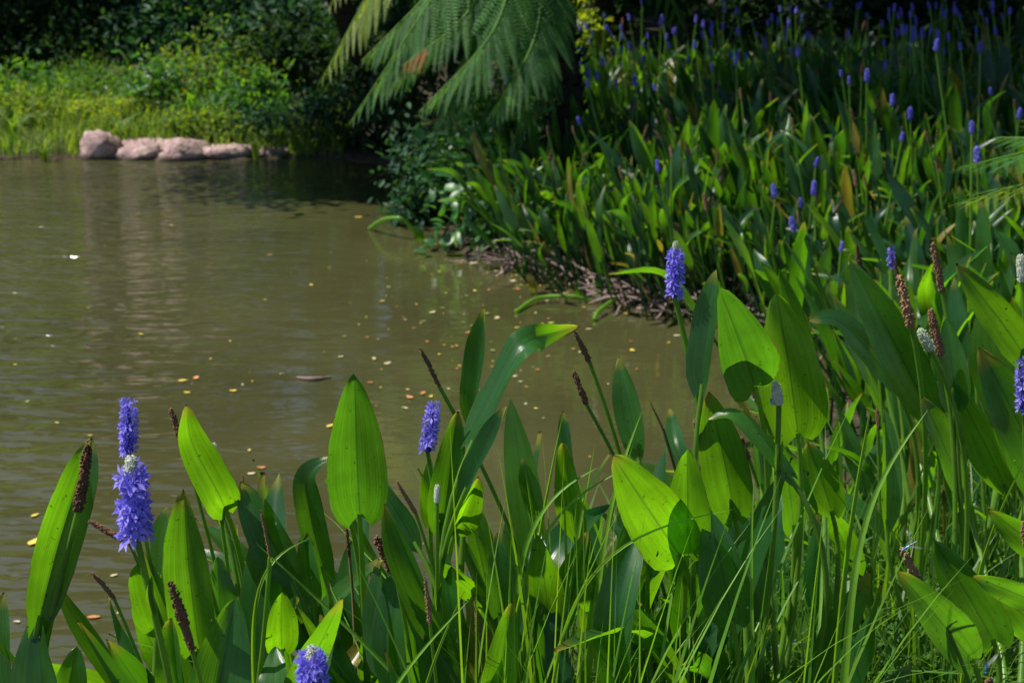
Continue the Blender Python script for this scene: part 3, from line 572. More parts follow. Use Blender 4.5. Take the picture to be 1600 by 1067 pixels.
def leaf_matrix(x, y, z, yaw, lean, lean2, sc, off):
    return Matrix.Translation((x + off[0], y + off[1], z)) @ Matrix.Rotation(lean, 4, 'Y') @ Matrix.Rotation(lean2, 4, 'X') @ Matrix.Rotation(yaw, 4, 'Z') @ Matrix.Scale(sc, 4)
ZONES = {'shade': ('pickerelweed in the shaded back of the bed', 'pickerelweeds in the shaded back of the bed'),
         'edge': ('pickerelweed along the far water edge of the bed', 'pickerelweeds along the water edge of the bed'),
         'mid': ('pickerelweed in the middle of the big bed', 'pickerelweeds in the middle of the bed'),
         'right': ('pickerelweed close by at the right of the photo', 'pickerelweeds close by at the right')}
HERO_CLEAR = []
def bed():
    rng = q(400); pts = []; tries = 0
    ys = rng.uniform(3.7, 13.6, 40000); xs = rng.uniform(-.9, .44 * ys + .35); ss = sdist(xs, ys)
    for tries, (x, y, s) in enumerate(zip(xs, ys, ss)):
        if len(pts) >= 266: break
        edge = tries < 12000             # first the plants right along the water
        if edge and not (6.2 < y < 9.2 and -.14 < s < .22): continue
        if y > 7.6 and x < .012 * y - .02: continue
        if y < 5.2 and x < (.30 if y < 4.3 else .235) * y: continue
        if s < -.15 or (s < -.02 and not edge): continue
        lim = .15 if edge else .215
        if any((x - a) ** 2 + (y - b) ** 2 < lim * lim for a, b in pts): continue
        pts.append((x, y))
    pts.sort(key=lambda p: p[1]); print('bed plants', len(pts))
    for x, y in pts:
        s = float(sdist(np.array([x]), np.array([y]))[0]); z = gz(x, y)
        zone = 'right' if y < 5.2 else 'edge' if s < .9 and y < 9.5 else 'shade' if y > 9.3 else 'mid'
        blue = rng.random() < {'shade': .55, 'edge': .24, 'mid': .48, 'right': .1}[zone]; brown = rng.random() < {'shade': .2, 'edge': .35, 'mid': .4, 'right': .4}[zone]
        nb = (int(rng.integers(1, 4)) if zone == 'shade' else 1) if blue else 0; nn = int(rng.integers(1, 3)) if brown else 0; num = ['', 'one', 'two', 'three']; sv = x / y
        what = ' and '.join([num[k] + c for k, c in ((nb, ' violet'), (nn, ' brown')) if k]) + (' spike' if nb + nn == 1 else ' spikes')
        if not nb + nn: what = ''
        col = ('right of fern trunk' if sv < .10 else 'above tall violet spike' if sv < .18 else 'around the middle' if sv < .27 else 'toward right edge' if sv < .35 else 'at right edge') if y > 5.2 else ('beside the cove' if sv < .33 else 'at right edge')
        if zone == 'edge': col = 'by scrambling shrub' if sv < .02 else 'beside pale dead stems' if sv < .1 else 'behind tall violet spike' if sv < .2 else 'at the cove end'
        row = {'shade': 'front shaded row' if y < 10.6 else 'middle shaded row' if y < 12.1 else 'rearmost shaded row', 'edge': 'water edge of bed' if s < .3 else 'just behind water edge', 'mid': 'front half of bed' if y < 7.4 else 'middle of the bed', 'right': 'near end of bed'}[zone]
        e = empty('pickerelweed', (x, y, max(z, -.06)), 'pickerelweed %s, %s, %s' % ('with ' + what if what else 'without spikes', row, col), 'pickerelweed', ZONES[zone][1])
        z = max(z, -.06); hs = rng.uniform(.9, 1.15) * (1.05 if zone != 'edge' else 1.0); bl = R(-rng.uniform(8, 26)); hs *= 1.18; hs *= .82 if s < .18 and zone == 'edge' else 1
        for k in range(int(rng.integers(6, 10))):
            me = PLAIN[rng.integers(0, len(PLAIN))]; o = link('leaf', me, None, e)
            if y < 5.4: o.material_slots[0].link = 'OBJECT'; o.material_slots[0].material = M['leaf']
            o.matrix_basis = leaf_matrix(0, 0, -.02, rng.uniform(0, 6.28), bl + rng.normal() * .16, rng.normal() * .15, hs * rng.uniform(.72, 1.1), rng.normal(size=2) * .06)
        for k in range(nb):
            spike(e, FLOWER[rng.integers(0, 2)], 'flower_spike', hs * rng.uniform(.74, .92), rng.uniform(.042, .075), 1.0, bl * .5 + rng.normal() * .1, rng)
        for k in range(nn):
            spike(e, SEED[rng.integers(0, 6)], 'seed_spike', hs * rng.uniform(.6, .84), rng.uniform(.05, .1), 1.0, bl * .8 + rng.normal() * .2, rng)
    # leaves lower down and farther back that cannot be told apart
    V = []; F = []; U = []; W = []; n0 = 0; pool = []
    for me in PLAIN:
        co = np.empty(len(me.vertices) * 3, np.float32); me.vertices.foreach_get('co', co); fi = np.empty(len(me.loops), np.int32); me.loops.foreach_get('vertex_index', fi)
        uv = np.zeros((len(me.vertices), 2), np.float32); l = np.empty(len(me.loops) * 2, np.float32); me.uv_layers[0].data.foreach_get('uv', l); uv[fi] = l.reshape(-1, 2)
        pool.append((co.reshape(-1, 3), fi.reshape(-1, 4), uv))
    cnt = 0
    ys = rng.uniform(4.2, 14.5, 14000); xs = rng.uniform(-.6, .46 * ys + .5); ss = sdist(xs, ys); zs = ground_z(xs, ys)
    for x, y, s, z in zip(xs, ys, ss, zs):
        if cnt >= 4600: break
        if y < 6 and x < .33 * y: continue
        if s < .03 or (y > 6.5 and x < .012 * y): continue
        co, fi, uv = pool[rng.integers(0, len(pool))]; m = np.array(leaf_matrix(x, y, z - .03, rng.uniform(0, 6.28), R(-rng.uniform(5, 26)), rng.normal() * .15, rng.uniform(.62, 1.15), (0, 0)))
        V.append(co @ m[:3, :3].T + m[:3, 3]); F.append(fi + n0); U.append(uv); W.append(np.full(len(co), rng.random())); n0 += len(co); cnt += 1
    link('pickerelweed_foliage', mk_mesh('pickerelweed_foliage', np.concatenate(V), np.concatenate(F), np.concatenate(U), np.concatenate(W)), M['leaf_far_shaded'], None,
         'dense leaf mass filling the pickerelweed bed between single plants', 'foliage', None, 'stuff')
def spike(e, me, nm, h, L, r, lean, rng):
    m = leaf_matrix(0, 0, -.02, rng.uniform(0, 6.28), lean, rng.normal() * .08, 1.0, rng.normal(size=2) * .05)
    k = int(rng.integers(0, 3)); st = link('stem', STEMS[k], None, e); st.matrix_basis = m @ Matrix.Diagonal((1, 1, h, 1))
    sp = link(nm, me, None, e); sp.matrix_basis = m @ Matrix.Translation((0, .03 * k, h - .004)) @ Matrix.Rotation(rng.normal() * .12, 4, 'X') @ Matrix.Scale(L, 4)
bed()

# ------------------------------------------------------------------ pickerelweed: the plants close to the camera, one by one
def stem_curve(base, tang, root, n=18):
    base, tang, root = np.array(base), np.array(tang), np.array(root); d = np.linalg.norm(root - base)
    return bez([base, base - tang * d * .3, root + np.array([0, 0, d * .35]), root], n)
def hero(label, rx, d, leaves=(), spikes=(), seed=0, group='foreground pickerelweeds'):
    rp = P(rx, 1067, d); root = Vector((rp.x, d, gz(rp.x, d) - .03)); e = empty('pickerelweed', root, label, 'pickerelweed', group); rng = q(500 + seed); o0 = np.array(root)
    for L in leaves:
        Y = L.get('d', d); dt = L.get('dt', rng.uniform(-.075, .085)); pts = [P(*L['b'], Y)]; ms = L.get('m', [])
        for i, mpt in enumerate(ms): pts.append(P(mpt[0], mpt[1], Y + dt * (i + 1) / (len(ms) + 1) if len(mpt) < 3 else Y + mpt[2]))
        pts.append(P(*L['t'], Y + dt)); S = through(pts, 25) - o0
        if not ms: 
            k = L.get('bow', .05); tt = np.linspace(0, 1, 25); S = S + np.outer(np.sin(tt * math.pi) * k * np.linalg.norm(S[-1] - S[0]), [0, -.8, .2])
        face = np.array(L.get('f', (0, -1, .3)), float); wd = L['w'] * mpp(Y) / 2 / max(.35, abs(math.cos(L.get('yaw', 0.) * math.pi / 180)))
        V, F, U = blade(S, face, wd, L.get('p', 'broad'), L.get('lobe', .1), L.get('cup', .22), R(L.get('yaw', 0)), R(L.get('yaw', 0) + L.get('tw', 0)), 7, .045, int(rng.integers(0, 999)))
        lf = link('leaf', mk_mesh('pickerel_leaf', V, F, U), M['leaf_near'], e)
        off = rng.normal(size=2) * .025; T0 = nrm(S[1] - S[0]); C = stem_curve(S[0] + T0 * .006, T0, np.array([off[0], off[1], 0]))
        V, F, U = tube(C, [.0042, .0058, .0075, .009], 9); link('petiole', mk_mesh('petiole', V, F, U), M['stem'], lf)
    for Sx in spikes:
        kind, b, t, wpx = Sx[:4]; o = Sx[4] if len(Sx) > 4 else {}; Y = o.get('d', d); pb = P(*b, Y) - root; pt = P(*t, Y + o.get('dt', 0.)) - root; ax = nrm(np.array(pt - pb)); Ln = (pt - pb).length; rad = wpx * mpp(Y) / 2
        path = [np.array(P(*p, Y) - root) for p in o.get('via', [])]
        if path:
            dv = path[-1] - (path[-2] if len(path) > 1 else np.array(pb)); zz = path[-1][2]; sl = np.clip(dv[0] / min(dv[2], -.02), -.5, .5)
            end = np.array([path[-1][0] - sl * zz * .55, path[-1][1] + .02, 0]); C = smooth_path([np.array(pb)] + path + [end])
        else: C = stem_curve(np.array(pb), ax, np.array([rng.normal() * .03, rng.normal() * .03, 0]))
        sw = o.get('sw', 10) * .82 * mpp(Y) / 2; V, F, U = tube(C, [sw * .85, sw, sw * 1.15], 9); st = link('stem', mk_mesh('flower_stem', V, F, U), M[o.get('sm', 'stem')], e)
        if o.get('sheath', kind != 'seed'):  # small leafy sheath wrapping the stem below the spike
            i = 4; s0 = C[i]; td = nrm(C[0] - C[i]); V, F, U = blade(through([s0, s0 + td * .03, s0 + td * .055 + np.array([.008, 0, .004])], 8), (.3, -1, .1), sw * 1.5, 'strap', 0, 1.1, nc=4); link('sheath', mk_mesh('sheath', V, F, U), M['sheath'], st)
        if kind == 'seed':
            k = int(rng.integers(0, 6)); sp = link('seed_spike', SEED[k], None, e); sp.matrix_basis = axis_matrix(pb, pt, rad / .15)
        elif kind == 'bud':
            sp = link('bud_spike', BUD, None, e); sp.matrix_basis = axis_matrix(pb, pt, rad / .17)
            for k in range(o.get('open', 0)): put_floret(sp, axis_matrix(pb, pt, 1), rng, rad * .95, Ln, k / 8, -2.6 + k * .5, .006, sp.matrix_basis)
        else:
            frac = o.get('cap', .1); Cc = np.linspace(np.array(pb), np.array(pt), 10); V, F, U = tube(Cc, [rad * .38, rad * .42, rad * .36, rad * .2, rad * .05], 8); sp = link('flower_spike', mk_mesh('spike_core', V, F, U), M['flower_core'], e)
            am = axis_matrix(pb, pt, 1); n = int(o.get('n', 64) * .72)
            for k in range(n):
                h = (k + .5) / n * (1 - frac); whorl = .5 + .5 * math.sin(h * Ln / .021 * 6.28 + (1.2 if seed % 2 else 0))
                if rng.random() < .5 * (1 - whorl): continue
                put_floret(sp, am, rng, rad * .5, Ln, h, k * 2.39996 + rng.normal() * .25, rad * (.46 + .2 * whorl) * (1 - .3 * max(0, h - .7) / .3), Matrix.Identity(4))
            if frac > .05:
                c = link('bud_tip', BUD, None, sp); c.matrix_basis = axis_matrix(pb.lerp(pt, 1 - frac * 2.2), pt, rad * .36 / .17)
    return e
def put_floret(sp, am, rng, rr, Ln, h, a, size, base):
    d = Vector((math.cos(a), math.sin(a), .35 + rng.normal() * .12)).normalized(); c = Vector((math.cos(a) * rr, math.sin(a) * rr, h))
    m3 = am.to_3x3(); ax = Matrix(([m3.col[0].normalized(), m3.col[1].normalized(), m3.col[2].normalized()])).transposed()
    pos = am @ c; dirw = ax @ d; mt = Matrix.Translation(pos) @ dirw.to_track_quat('Z', 'Y').to_matrix().to_4x4() @ Matrix.Rotation(rng.uniform(0, 6), 4, 'Z') @ Matrix.Scale(size * rng.uniform(.85, 1.15), 4)
    o = link('floret', FLORET, None, sp); o.matrix_basis = base.inverted() @ mt

hero('pickerelweed at the left edge, tall green leaf behind a dark seed spike', 40, 1.85,
     [dict(b=(62, 965), t=(143, 684), w=72, p='lance', lobe=.12, cup=.5, yaw=-18, m=[(92, 850), (125, 745)], dt=.05), dict(b=(75, 1125), t=(58, 952), w=92, yaw=20, cup=.5, d=1.8), dict(b=(20, 1120), t=(6, 925), w=46, yaw=40, p='lance', d=1.85), dict(b=(95, 1150), t=(120, 1010), w=60, yaw=-35, d=1.95)],
     [('seed', (122, 798), (142, 690), 28, dict(via=[(112, 860), (75, 960), (52, 1060)], sw=13))], 1)
hero('pickerelweed at lower left with two stacked violet flower spikes', 235, 1.8,
     [dict(b=(262, 985), t=(216, 880), w=60, yaw=35, cup=.8, d=1.85), dict(b=(250, 900), t=(262, 790), w=46, yaw=40, d=1.95, p='lance'), dict(b=(235, 1075), t=(168, 932), w=34, p='lance', yaw=45, d=1.8)],
     [('flower', (213, 838), (204, 712), 66, dict(d=1.62, cap=.11, n=80, sw=15, via=[(224, 880), (255, 1000)])), ('flower', (202, 706), (200, 624), 36, dict(d=1.9, cap=.0, n=66, via=[(212, 760), (240, 900)])),
      ('seed', (203, 850), (140, 812), 15, dict(via=[(245, 882), (265, 960)], sw=8)), ('seed', (178, 934), (145, 892), 16, dict(d=1.75, via=[(212, 980), (240, 1060)], sw=8))], 2)
hero('pickerelweed with broad yellow-tipped upright leaf and black spike before it', 300, 1.75,
     [dict(b=(312, 1015), t=(287, 764), w=86, p='strap', lobe=.05, cup=.35, yaw=6, dt=-.10), dict(b=(330, 1150), t=(368, 935), w=112, yaw=-10, cup=.45, d=1.65), dict(b=(285, 1110), t=(268, 965), w=64, yaw=30, cup=.5, d=1.7), dict(b=(345, 960), t=(340, 870), w=40, yaw=-45, d=1.9)],
     [('seed', (300, 1015), (268, 905), 26, dict(d=1.6, sw=11)), ('seed', (422, 870), (408, 795), 10, dict(d=1.8, via=[(440, 905), (410, 1010)], sw=11))], 3)
hero('pickerelweed with a pale green-white bud beside a thin-tipped leaf', 365, 2.05,
     [dict(b=(352, 795), t=(291, 632), w=58, p='lance', lobe=.08, cup=.5, yaw=-25, m=[(338, 765), (300, 690)]), dict(b=(340, 790), t=(300, 690), w=40, yaw=40, d=2.2, p='lance'), dict(b=(345, 800), t=(312, 680), w=50, yaw=30, d=2.15)],
     [('bud', (334, 728), (333, 692), 15, dict(via=[(340, 770), (352, 850)], sw=9)), ('seed', (288, 700), (264, 641), 17, dict(d=2.1, via=[(300, 745), (330, 840)], sw=8)), ('seed', (383, 775), (378, 742), 5, dict(d=2.2, sw=5))], 4)
hero('pickerelweed leaning left beside the brown seed stalk at lower left', 450, 2.0,
     [dict(b=(455, 900), t=(377, 752), w=74, yaw=12, cup=.3, p='lance'), dict(b=(488, 938), t=(476, 828), w=44, yaw=20), dict(b=(440, 1015), t=(440, 925), w=52, yaw=-30, d=1.95), dict(b=(425, 1120), t=(432, 1010), w=64, yaw=10, d=1.75), dict(b=(415, 960), t=(400, 880), w=36, yaw=-40, d=2.1)], [], 5)
hero('pickerelweed with the tallest arrow-shaped leaf standing upright at centre left', 563, 2.0,
     [dict(b=(562, 805), t=(554, 585), w=98, lobe=.08, cup=.28, yaw=-4, d=2.0, bow=.03, dt=-.10), dict(b=(505, 888), t=(523, 713), w=46, p='strap', cup=.4, yaw=-10, m=[(484, 800), (482, 742)], tw=50, d=2.05), dict(b=(540, 790), t=(522, 740), w=40, yaw=55, d=2.1), dict(b=(600, 1040), t=(592, 872), w=52, yaw=30, d=1.95, cup=.7)],
     [('seed', (618, 897), (587, 838), 26, dict(d=1.9, via=[(640, 950), (650, 1060)], sw=10)), ('seed', (546, 870), (541, 825), 9, dict(d=2.1, sw=7, sm='stem_dry'))], 6)
hero('pickerelweed with a short violet flower spike left of the folded teal leaf', 690, 2.1,
     [dict(b=(692, 822), t=(716, 642), w=58, yaw=8, cup=.3), dict(b=(712, 830), t=(748, 745), w=44, yaw=-35, cup=.6), dict(b=(672, 820), t=(672, 715), w=32, yaw=30, d=2.2), dict(b=(650, 850), t=(585, 740), w=50, p='lance', yaw=35, d=2.15)],
     [('flower', (668, 704), (677, 631), 34, dict(cap=.0, n=56, via=[(672, 740), (688, 830)])), ('bud', (683, 785), (683, 757), 11, dict(d=1.98, sw=9)), ('seed', (650, 802), (620, 752), 9, dict(d=2.0, via=[(670, 840), (690, 900)], sw=8))], 7)
hero('pickerelweed with a large teal leaf folding over to a yellow-green tip', 715, 2.05,
     [dict(b=(737, 693), t=(905, 510), w=66, p='strap', lobe=.06, cup=.25, f=(-.8, -.4, .75), m=[(772, 620, .02), (812, 548, .05), (838, 528, .08)], tw=-105, dt=.14), dict(b=(738, 650), t=(758, 480), w=36, yaw=45, p='lance', d=2.2, cup=.6), dict(b=(728, 765), t=(792, 634), w=32, p='lance', yaw=50, cup=.6, d=2.0)],
     [('seed', (686, 603), (656, 542), 14, dict(d=2.2, via=[(706, 642), (768, 735), (800, 800)], sw=9))], 8)
hero('dark pickerelweed low at bottom centre with dried seed spikes', 690, 1.9,
     [dict(b=(700, 1005), t=(602, 786), w=62, p='lance', yaw=40, cup=.6), dict(b=(660, 1090), t=(640, 900), w=60, yaw=-40, p='lance', cup=.5), dict(b=(745, 930), t=(690, 880), w=40, yaw=20, d=2.1), dict(b=(720, 1040), t=(690, 850), w=50, p='lance', yaw=30, d=2.05)],
     [('seed', (672, 975), (664, 890), 14, dict(d=1.8, sw=8)), ('seed', (745, 990), (743, 925), 9, dict(d=1.8, sw=7, sm='stem_dry'))], 9)
hero('pickerelweed with two small upright bright leaves at bottom centre', 790, 1.95,
     [dict(b=(782, 960), t=(777, 832), w=42, yaw=-8, p='strap', lobe=.05), dict(b=(772, 1120), t=(800, 940), w=62, yaw=10, cup=.3, d=1.8), dict(b=(840, 890), t=(842, 830), w=32, yaw=10, d=2.1), dict(b=(850, 1110), t=(855, 935), w=74, yaw=-30, cup=.6, d=1.95), dict(b=(880, 980), t=(918, 830), w=46, yaw=40, cup=.7, d=2.1, p='lance'), dict(b=(840, 800), t=(818, 715), w=34, yaw=40, d=2.4)], [], 10)
hero('pickerelweed with dark folded leaf and two brown spikes over open water', 990, 2.35,
     [dict(b=(996, 705), t=(967, 557), w=46, p='lance', yaw=22, cup=.6), dict(b=(890, 760), t=(880, 642), w=26, p='lance', yaw=50, d=2.3), dict(b=(900, 840), t=(880, 690), w=44, p='lance', yaw=40, d=2.2)],
     [('seed', (921, 565), (893, 507), 16, dict(via=[(950, 610), (975, 690)], sw=9)), ('seed', (916, 631), (896, 582), 16, dict(d=2.3, via=[(950, 660), (990, 740)], sw=8)), ('seed', (1036, 670), (1012, 620), 6, dict(d=2.4, via=[(1060, 710), (1080, 800)], sw=7, sm='stem_dry'))], 11)
hero('pickerelweed with twin rounded glowing leaves, one leaning left', 1065, 2.0,
     [dict(b=(1062, 868), t=(957, 711), w=106, lobe=.05, yaw=-6, cup=.2, dt=-.13), dict(b=(1072, 868), t=(1074, 702), w=76, lobe=.03, yaw=8, cup=.3, d=2.02, dt=-.11), dict(b=(1012, 893), t=(1014, 815), w=40, yaw=-30, d=2.15, f=(-.5, -.6, .8)), dict(b=(960, 960), t=(905, 870), w=62, yaw=35, d=2.1, cup=.6), dict(b=(980, 930), t=(985, 780), w=54, yaw=-40, d=2.2), dict(b=(1030, 1010), t=(960, 920), w=54, p='lance', yaw=30, d=2.0)], [], 12)
hero('pickerelweed with one broad dark hanging leaf at centre right', 1150, 1.95,
     [dict(b=(1145, 972), t=(1108, 800), w=84, yaw=14, cup=.25, lobe=.05, dt=.03), dict(b=(1148, 805), t=(1108, 612), w=78, yaw=16, cup=.4, d=2.1, p='lance'), dict(b=(1130, 830), t=(1120, 690), w=54, yaw=-40, d=2.2)],
     [('seed', (1092, 687), (1084, 653), 15, dict(d=2.3, sw=7)), ('seed', (1156, 722), (1154, 703), 11, dict(d=2.2, sw=8))], 13)
hero('pickerelweed with a tall white-tipped violet spike above a glowing heart leaf', 1165, 2.1,
     [dict(b=(1180, 605), t=(1124, 451), w=98, lobe=.05, yaw=-5, cup=.3, dt=-.11, m=[(1160, 545)]), dict(b=(1097, 605), t=(1120, 420), w=40, p='lance', lobe=.1, yaw=48, cup=.7, d=2.06)],
     [('flower', (1054, 463), (1056, 377), 34, dict(cap=.14, n=64, sw=13, via=[(1062, 500), (1085, 560), (1110, 680)]))], 14)
hero('pickerelweed with broad dark leaf behind a small white bud', 1225, 2.15,
     [dict(b=(1247, 680), t=(1213, 459), w=102, lobe=.05, yaw=10, cup=.3, dt=-.02), dict(b=(1232, 742), t=(1105, 655), w=30, p='strap', m=[(1190, 690), (1145, 648)], f=(-.2, -.6, .8), d=2.0), dict(b=(1240, 822), t=(1222, 690), w=52, yaw=-35, d=2.25), dict(b=(1300, 800), t=(1262, 690), w=56, p='lance', yaw=25, d=2.25), dict(b=(1190, 760), t=(1180, 650), w=34, p='lance', yaw=-50, d=2.3), dict(b=(1270, 600), t=(1218, 420), w=34, p='lance', yaw=25, d=2.6)],
     [('bud', (1217, 632), (1211, 596), 19, dict(d=2.0, open=3, via=[(1222, 700), (1212, 850), (1195, 980)], sw=12))], 15)
hero('pickerelweed with an arching leaf tip and ribbed brown spike at right', 1400, 2.9,
     [dict(b=(1395, 600), t=(1262, 500), w=46, p='lance', m=[(1350, 540), (1305, 500)], f=(-.2, -.7, .8)), dict(b=(1450, 645), t=(1328, 408), w=70, p='lance', yaw=15, cup=.5, d=2.8), dict(b=(1400, 600), t=(1355, 440), w=50, yaw=30, d=3.1, p='lance'), dict(b=(1385, 640), t=(1300, 460), w=44, p='lance', yaw=-30, d=3.2)],
     [('seed', (1424, 512), (1407, 434), 24, dict(d=2.7, sw=11)), ('bud', (1364, 490), (1359, 449), 14, dict(d=2.9)), ('seed', (1346, 428), (1336, 374), 14, dict(d=3.2))], 16)
hero('pickerelweed with glossy drooping leaf between brown and white spikes', 1490, 2.6,
     [dict(b=(1492, 640), t=(1478, 498), w=50, yaw=14, cup=.5, lobe=.03), dict(b=(1385, 815), t=(1382, 640), w=42, p='lance', yaw=-25, cup=.6, d=2.5), dict(b=(1610, 570), t=(1494, 412), w=52, p='lance', yaw=20, d=2.8), dict(b=(1560, 640), t=(1535, 470), w=50, p='lance', yaw=45, d=2.9)],
     [('seed', (1470, 556), (1454, 483), 19, dict(d=2.6)), ('bud', (1455, 547), (1437, 514), 18, dict(d=2.5)), ('seed', (1472, 455), (1457, 380), 17, dict(d=3.0)), ('flower', (1392, 417), (1393, 386), 15, dict(d=3.4, n=24, cap=0)), ('bud', (1598, 440), (1594, 398), 16, dict(d=2.8))], 17)
hero('pickerelweed cut by the right edge with a large speckled leaf', 1620, 2.2,
     [dict(b=(1650, 790), t=(1530, 543), w=92, p='lance', yaw=10, cup=.35), dict(b=(1640, 870), t=(1545, 795), w=50, yaw=30, d=2.1), dict(b=(1570, 760), t=(1490, 600), w=50, p='lance', yaw=40, d=2.6), dict(b=(1500, 760), t=(1440, 620), w=54, p='lance', yaw=-30, d=2.7)],
     [('flower', (1600, 642), (1598, 562), 30, dict(d=2.1, n=50, cap=0)), ('seed', (1604, 855), (1598, 812), 18, dict(d=2.0))], 18)
hero('pickerelweed at bottom right with a bright pointed leaf under the damselfly', 1520, 2.0,
     [dict(b=(1518, 1030), t=(1402, 892), w=76, lobe=.06, yaw=-8, cup=.35, dt=-.12), dict(b=(1552, 1000), t=(1460, 845), w=82, yaw=20, cup=.4, d=2.05), dict(b=(1630, 945), t=(1520, 898), w=44, p='lance', yaw=20, d=1.95), dict(b=(1640, 1000), t=(1560, 925), w=60, yaw=35, d=2.1)],
     [('seed', (1437, 911), (1411, 860), 22, dict(d=1.95, via=[(1470, 935), (1510, 1010)], sw=9)), ('seed', (1545, 1075), (1543, 1050), 20, dict(d=1.8))], 19)
hero('pickerelweed flower spike with white top cut by the bottom edge', 500, 1.45, [dict(b=(560, 1180), t=(540, 1090), w=60, yaw=20)], [('flower', (490, 1085), (486, 1008), 62, dict(n=64, cap=.22))], 20)

def fillers():
    rng = q(560); spots = []
    for px, d in [(345, 1.9), (535, 1.85), (615, 1.8), (835, 1.95), (1045, 1.9), (1240, 2.1), (470, 1.95), (585, 2.05), (655, 2.0), (750, 2.15), (905, 2.25), (1005, 2.15), (1100, 2.25), (430, 2.3), (520, 2.25), (620, 2.3), (700, 2.35), (790, 2.45), (930, 2.45), (985, 2.6), (1060, 2.6), (1130, 2.55), (1210, 2.7), (1330, 3.2), (1440, 3.3), (1530, 3.2), (1610, 2.9), (1240, 3.3), (1290, 4.1), (1340, 3.8), (1400, 4.0), (1270, 3.6), (1460, 3.7), (1380, 3.0), (1570, 3.5)]:
        p = P(px, 1067, d); spots.append((p.x, d, px))
    marks = [(450, 'left-leaning leaf'), (563, 'tallest arrow leaf'), (690, 'short violet spike'), (790, 'small bright upright leaves'), (870, 'tall grass tuft'), (990, 'two brown spikes over open water'), (1065, 'twin glowing leaves'), (1150, 'broad dark hanging leaf'), (1225, 'small white bud'), (1330, 'arching broad grass blade'), (1400, 'arching leaf tip'), (1490, 'drooping glossy leaf'), (1600, 'large speckled leaf')]
    for x, y, px in spots:
        mk = min(marks, key=lambda t: abs(t[0] - px))[1]; far = 'close behind' if y < 2.2 else 'behind' if y < 2.55 else 'well behind' if y < 3.4 else 'far behind'
        z = gz(x, y); e = empty('pickerelweed', (x, y, z), 'low dark leafy pickerelweed %s the %s' % (far, mk) if mk else 'low dark leafy pickerelweed in the gaps behind the foreground leaves, ' + ('left half' if x < 0 else 'right of the grass tuft' if x < .45 else 'lower right' if y < 3.4 else 'beside the cove'), 'pickerelweed', 'low pickerelweeds behind the foreground leaves')
        for k in range(int(rng.integers(6, 9))):
            o = link('leaf', PLAIN[rng.integers(0, len(PLAIN))], None, e); o.material_slots[0].link = 'OBJECT'; o.material_slots[0].material = M['leaf']
            if k == 0 and y > 2.9: spike(e, SEED[rng.integers(0, 6)], 'seed_spike', rng.uniform(.5, .75), rng.uniform(.05, .09), 1.0, R(-14) + rng.normal() * .2, rng)
            o.matrix_basis = leaf_matrix(0, 0, -.02, rng.uniform(0, 6.28), R(-10) + rng.normal() * .25, rng.normal() * .2, rng.uniform(.65, 1.0) * (1.4 if y < 2.3 else 1.12), rng.normal(size=2) * .07)
fillers()

# ------------------------------------------------------------------ grass by the near bank
def near_grass():
    rng = q(600); X = []; Y = []; H = []; W = []
    def patch(n, px, py, h, wd):
        c = np.array([G(u, v, .15)[:2] for u, v in zip(rng.uniform(*px, n * 3), rng.uniform(*py, n * 3))]); c = c[sdist(c[:, 0], c[:, 1]) > .02][:n]; m = len(c)
        X.extend(c[:, 0]); Y.extend(c[:, 1]); H.extend(rng.uniform(*h, m)); W.extend(rng.uniform(*wd, m))
    patch(1500, (960, 1700), (880, 1150), (.14, .5), (.005, .013)); patch(900, (1150, 1650), (760, 950), (.12, .42), (.005, .013)); patch(420, (680, 1050), (1000, 1250), (.25, .5), (.004, .010)); patch(420, (820, 1550), (1100, 1330), (.3, .6), (.005, .010)); patch(420, (840, 1560), (960, 1230), (.38, .75), (.008, .015))
    X, Y, H, W = map(np.array, (X, Y, H, W)); V, F, U, var = grass_arr(X, Y, ground_z(X, Y), H, W, rng, (-.05, -.05), .6, .6, 8)
    link('grass', mk_mesh('near_grass', V, F, U, var), M['grass_low_shaded'], None, 'long thin grass along the near bank at lower right', 'grass', None, 'stuff')
near_grass()
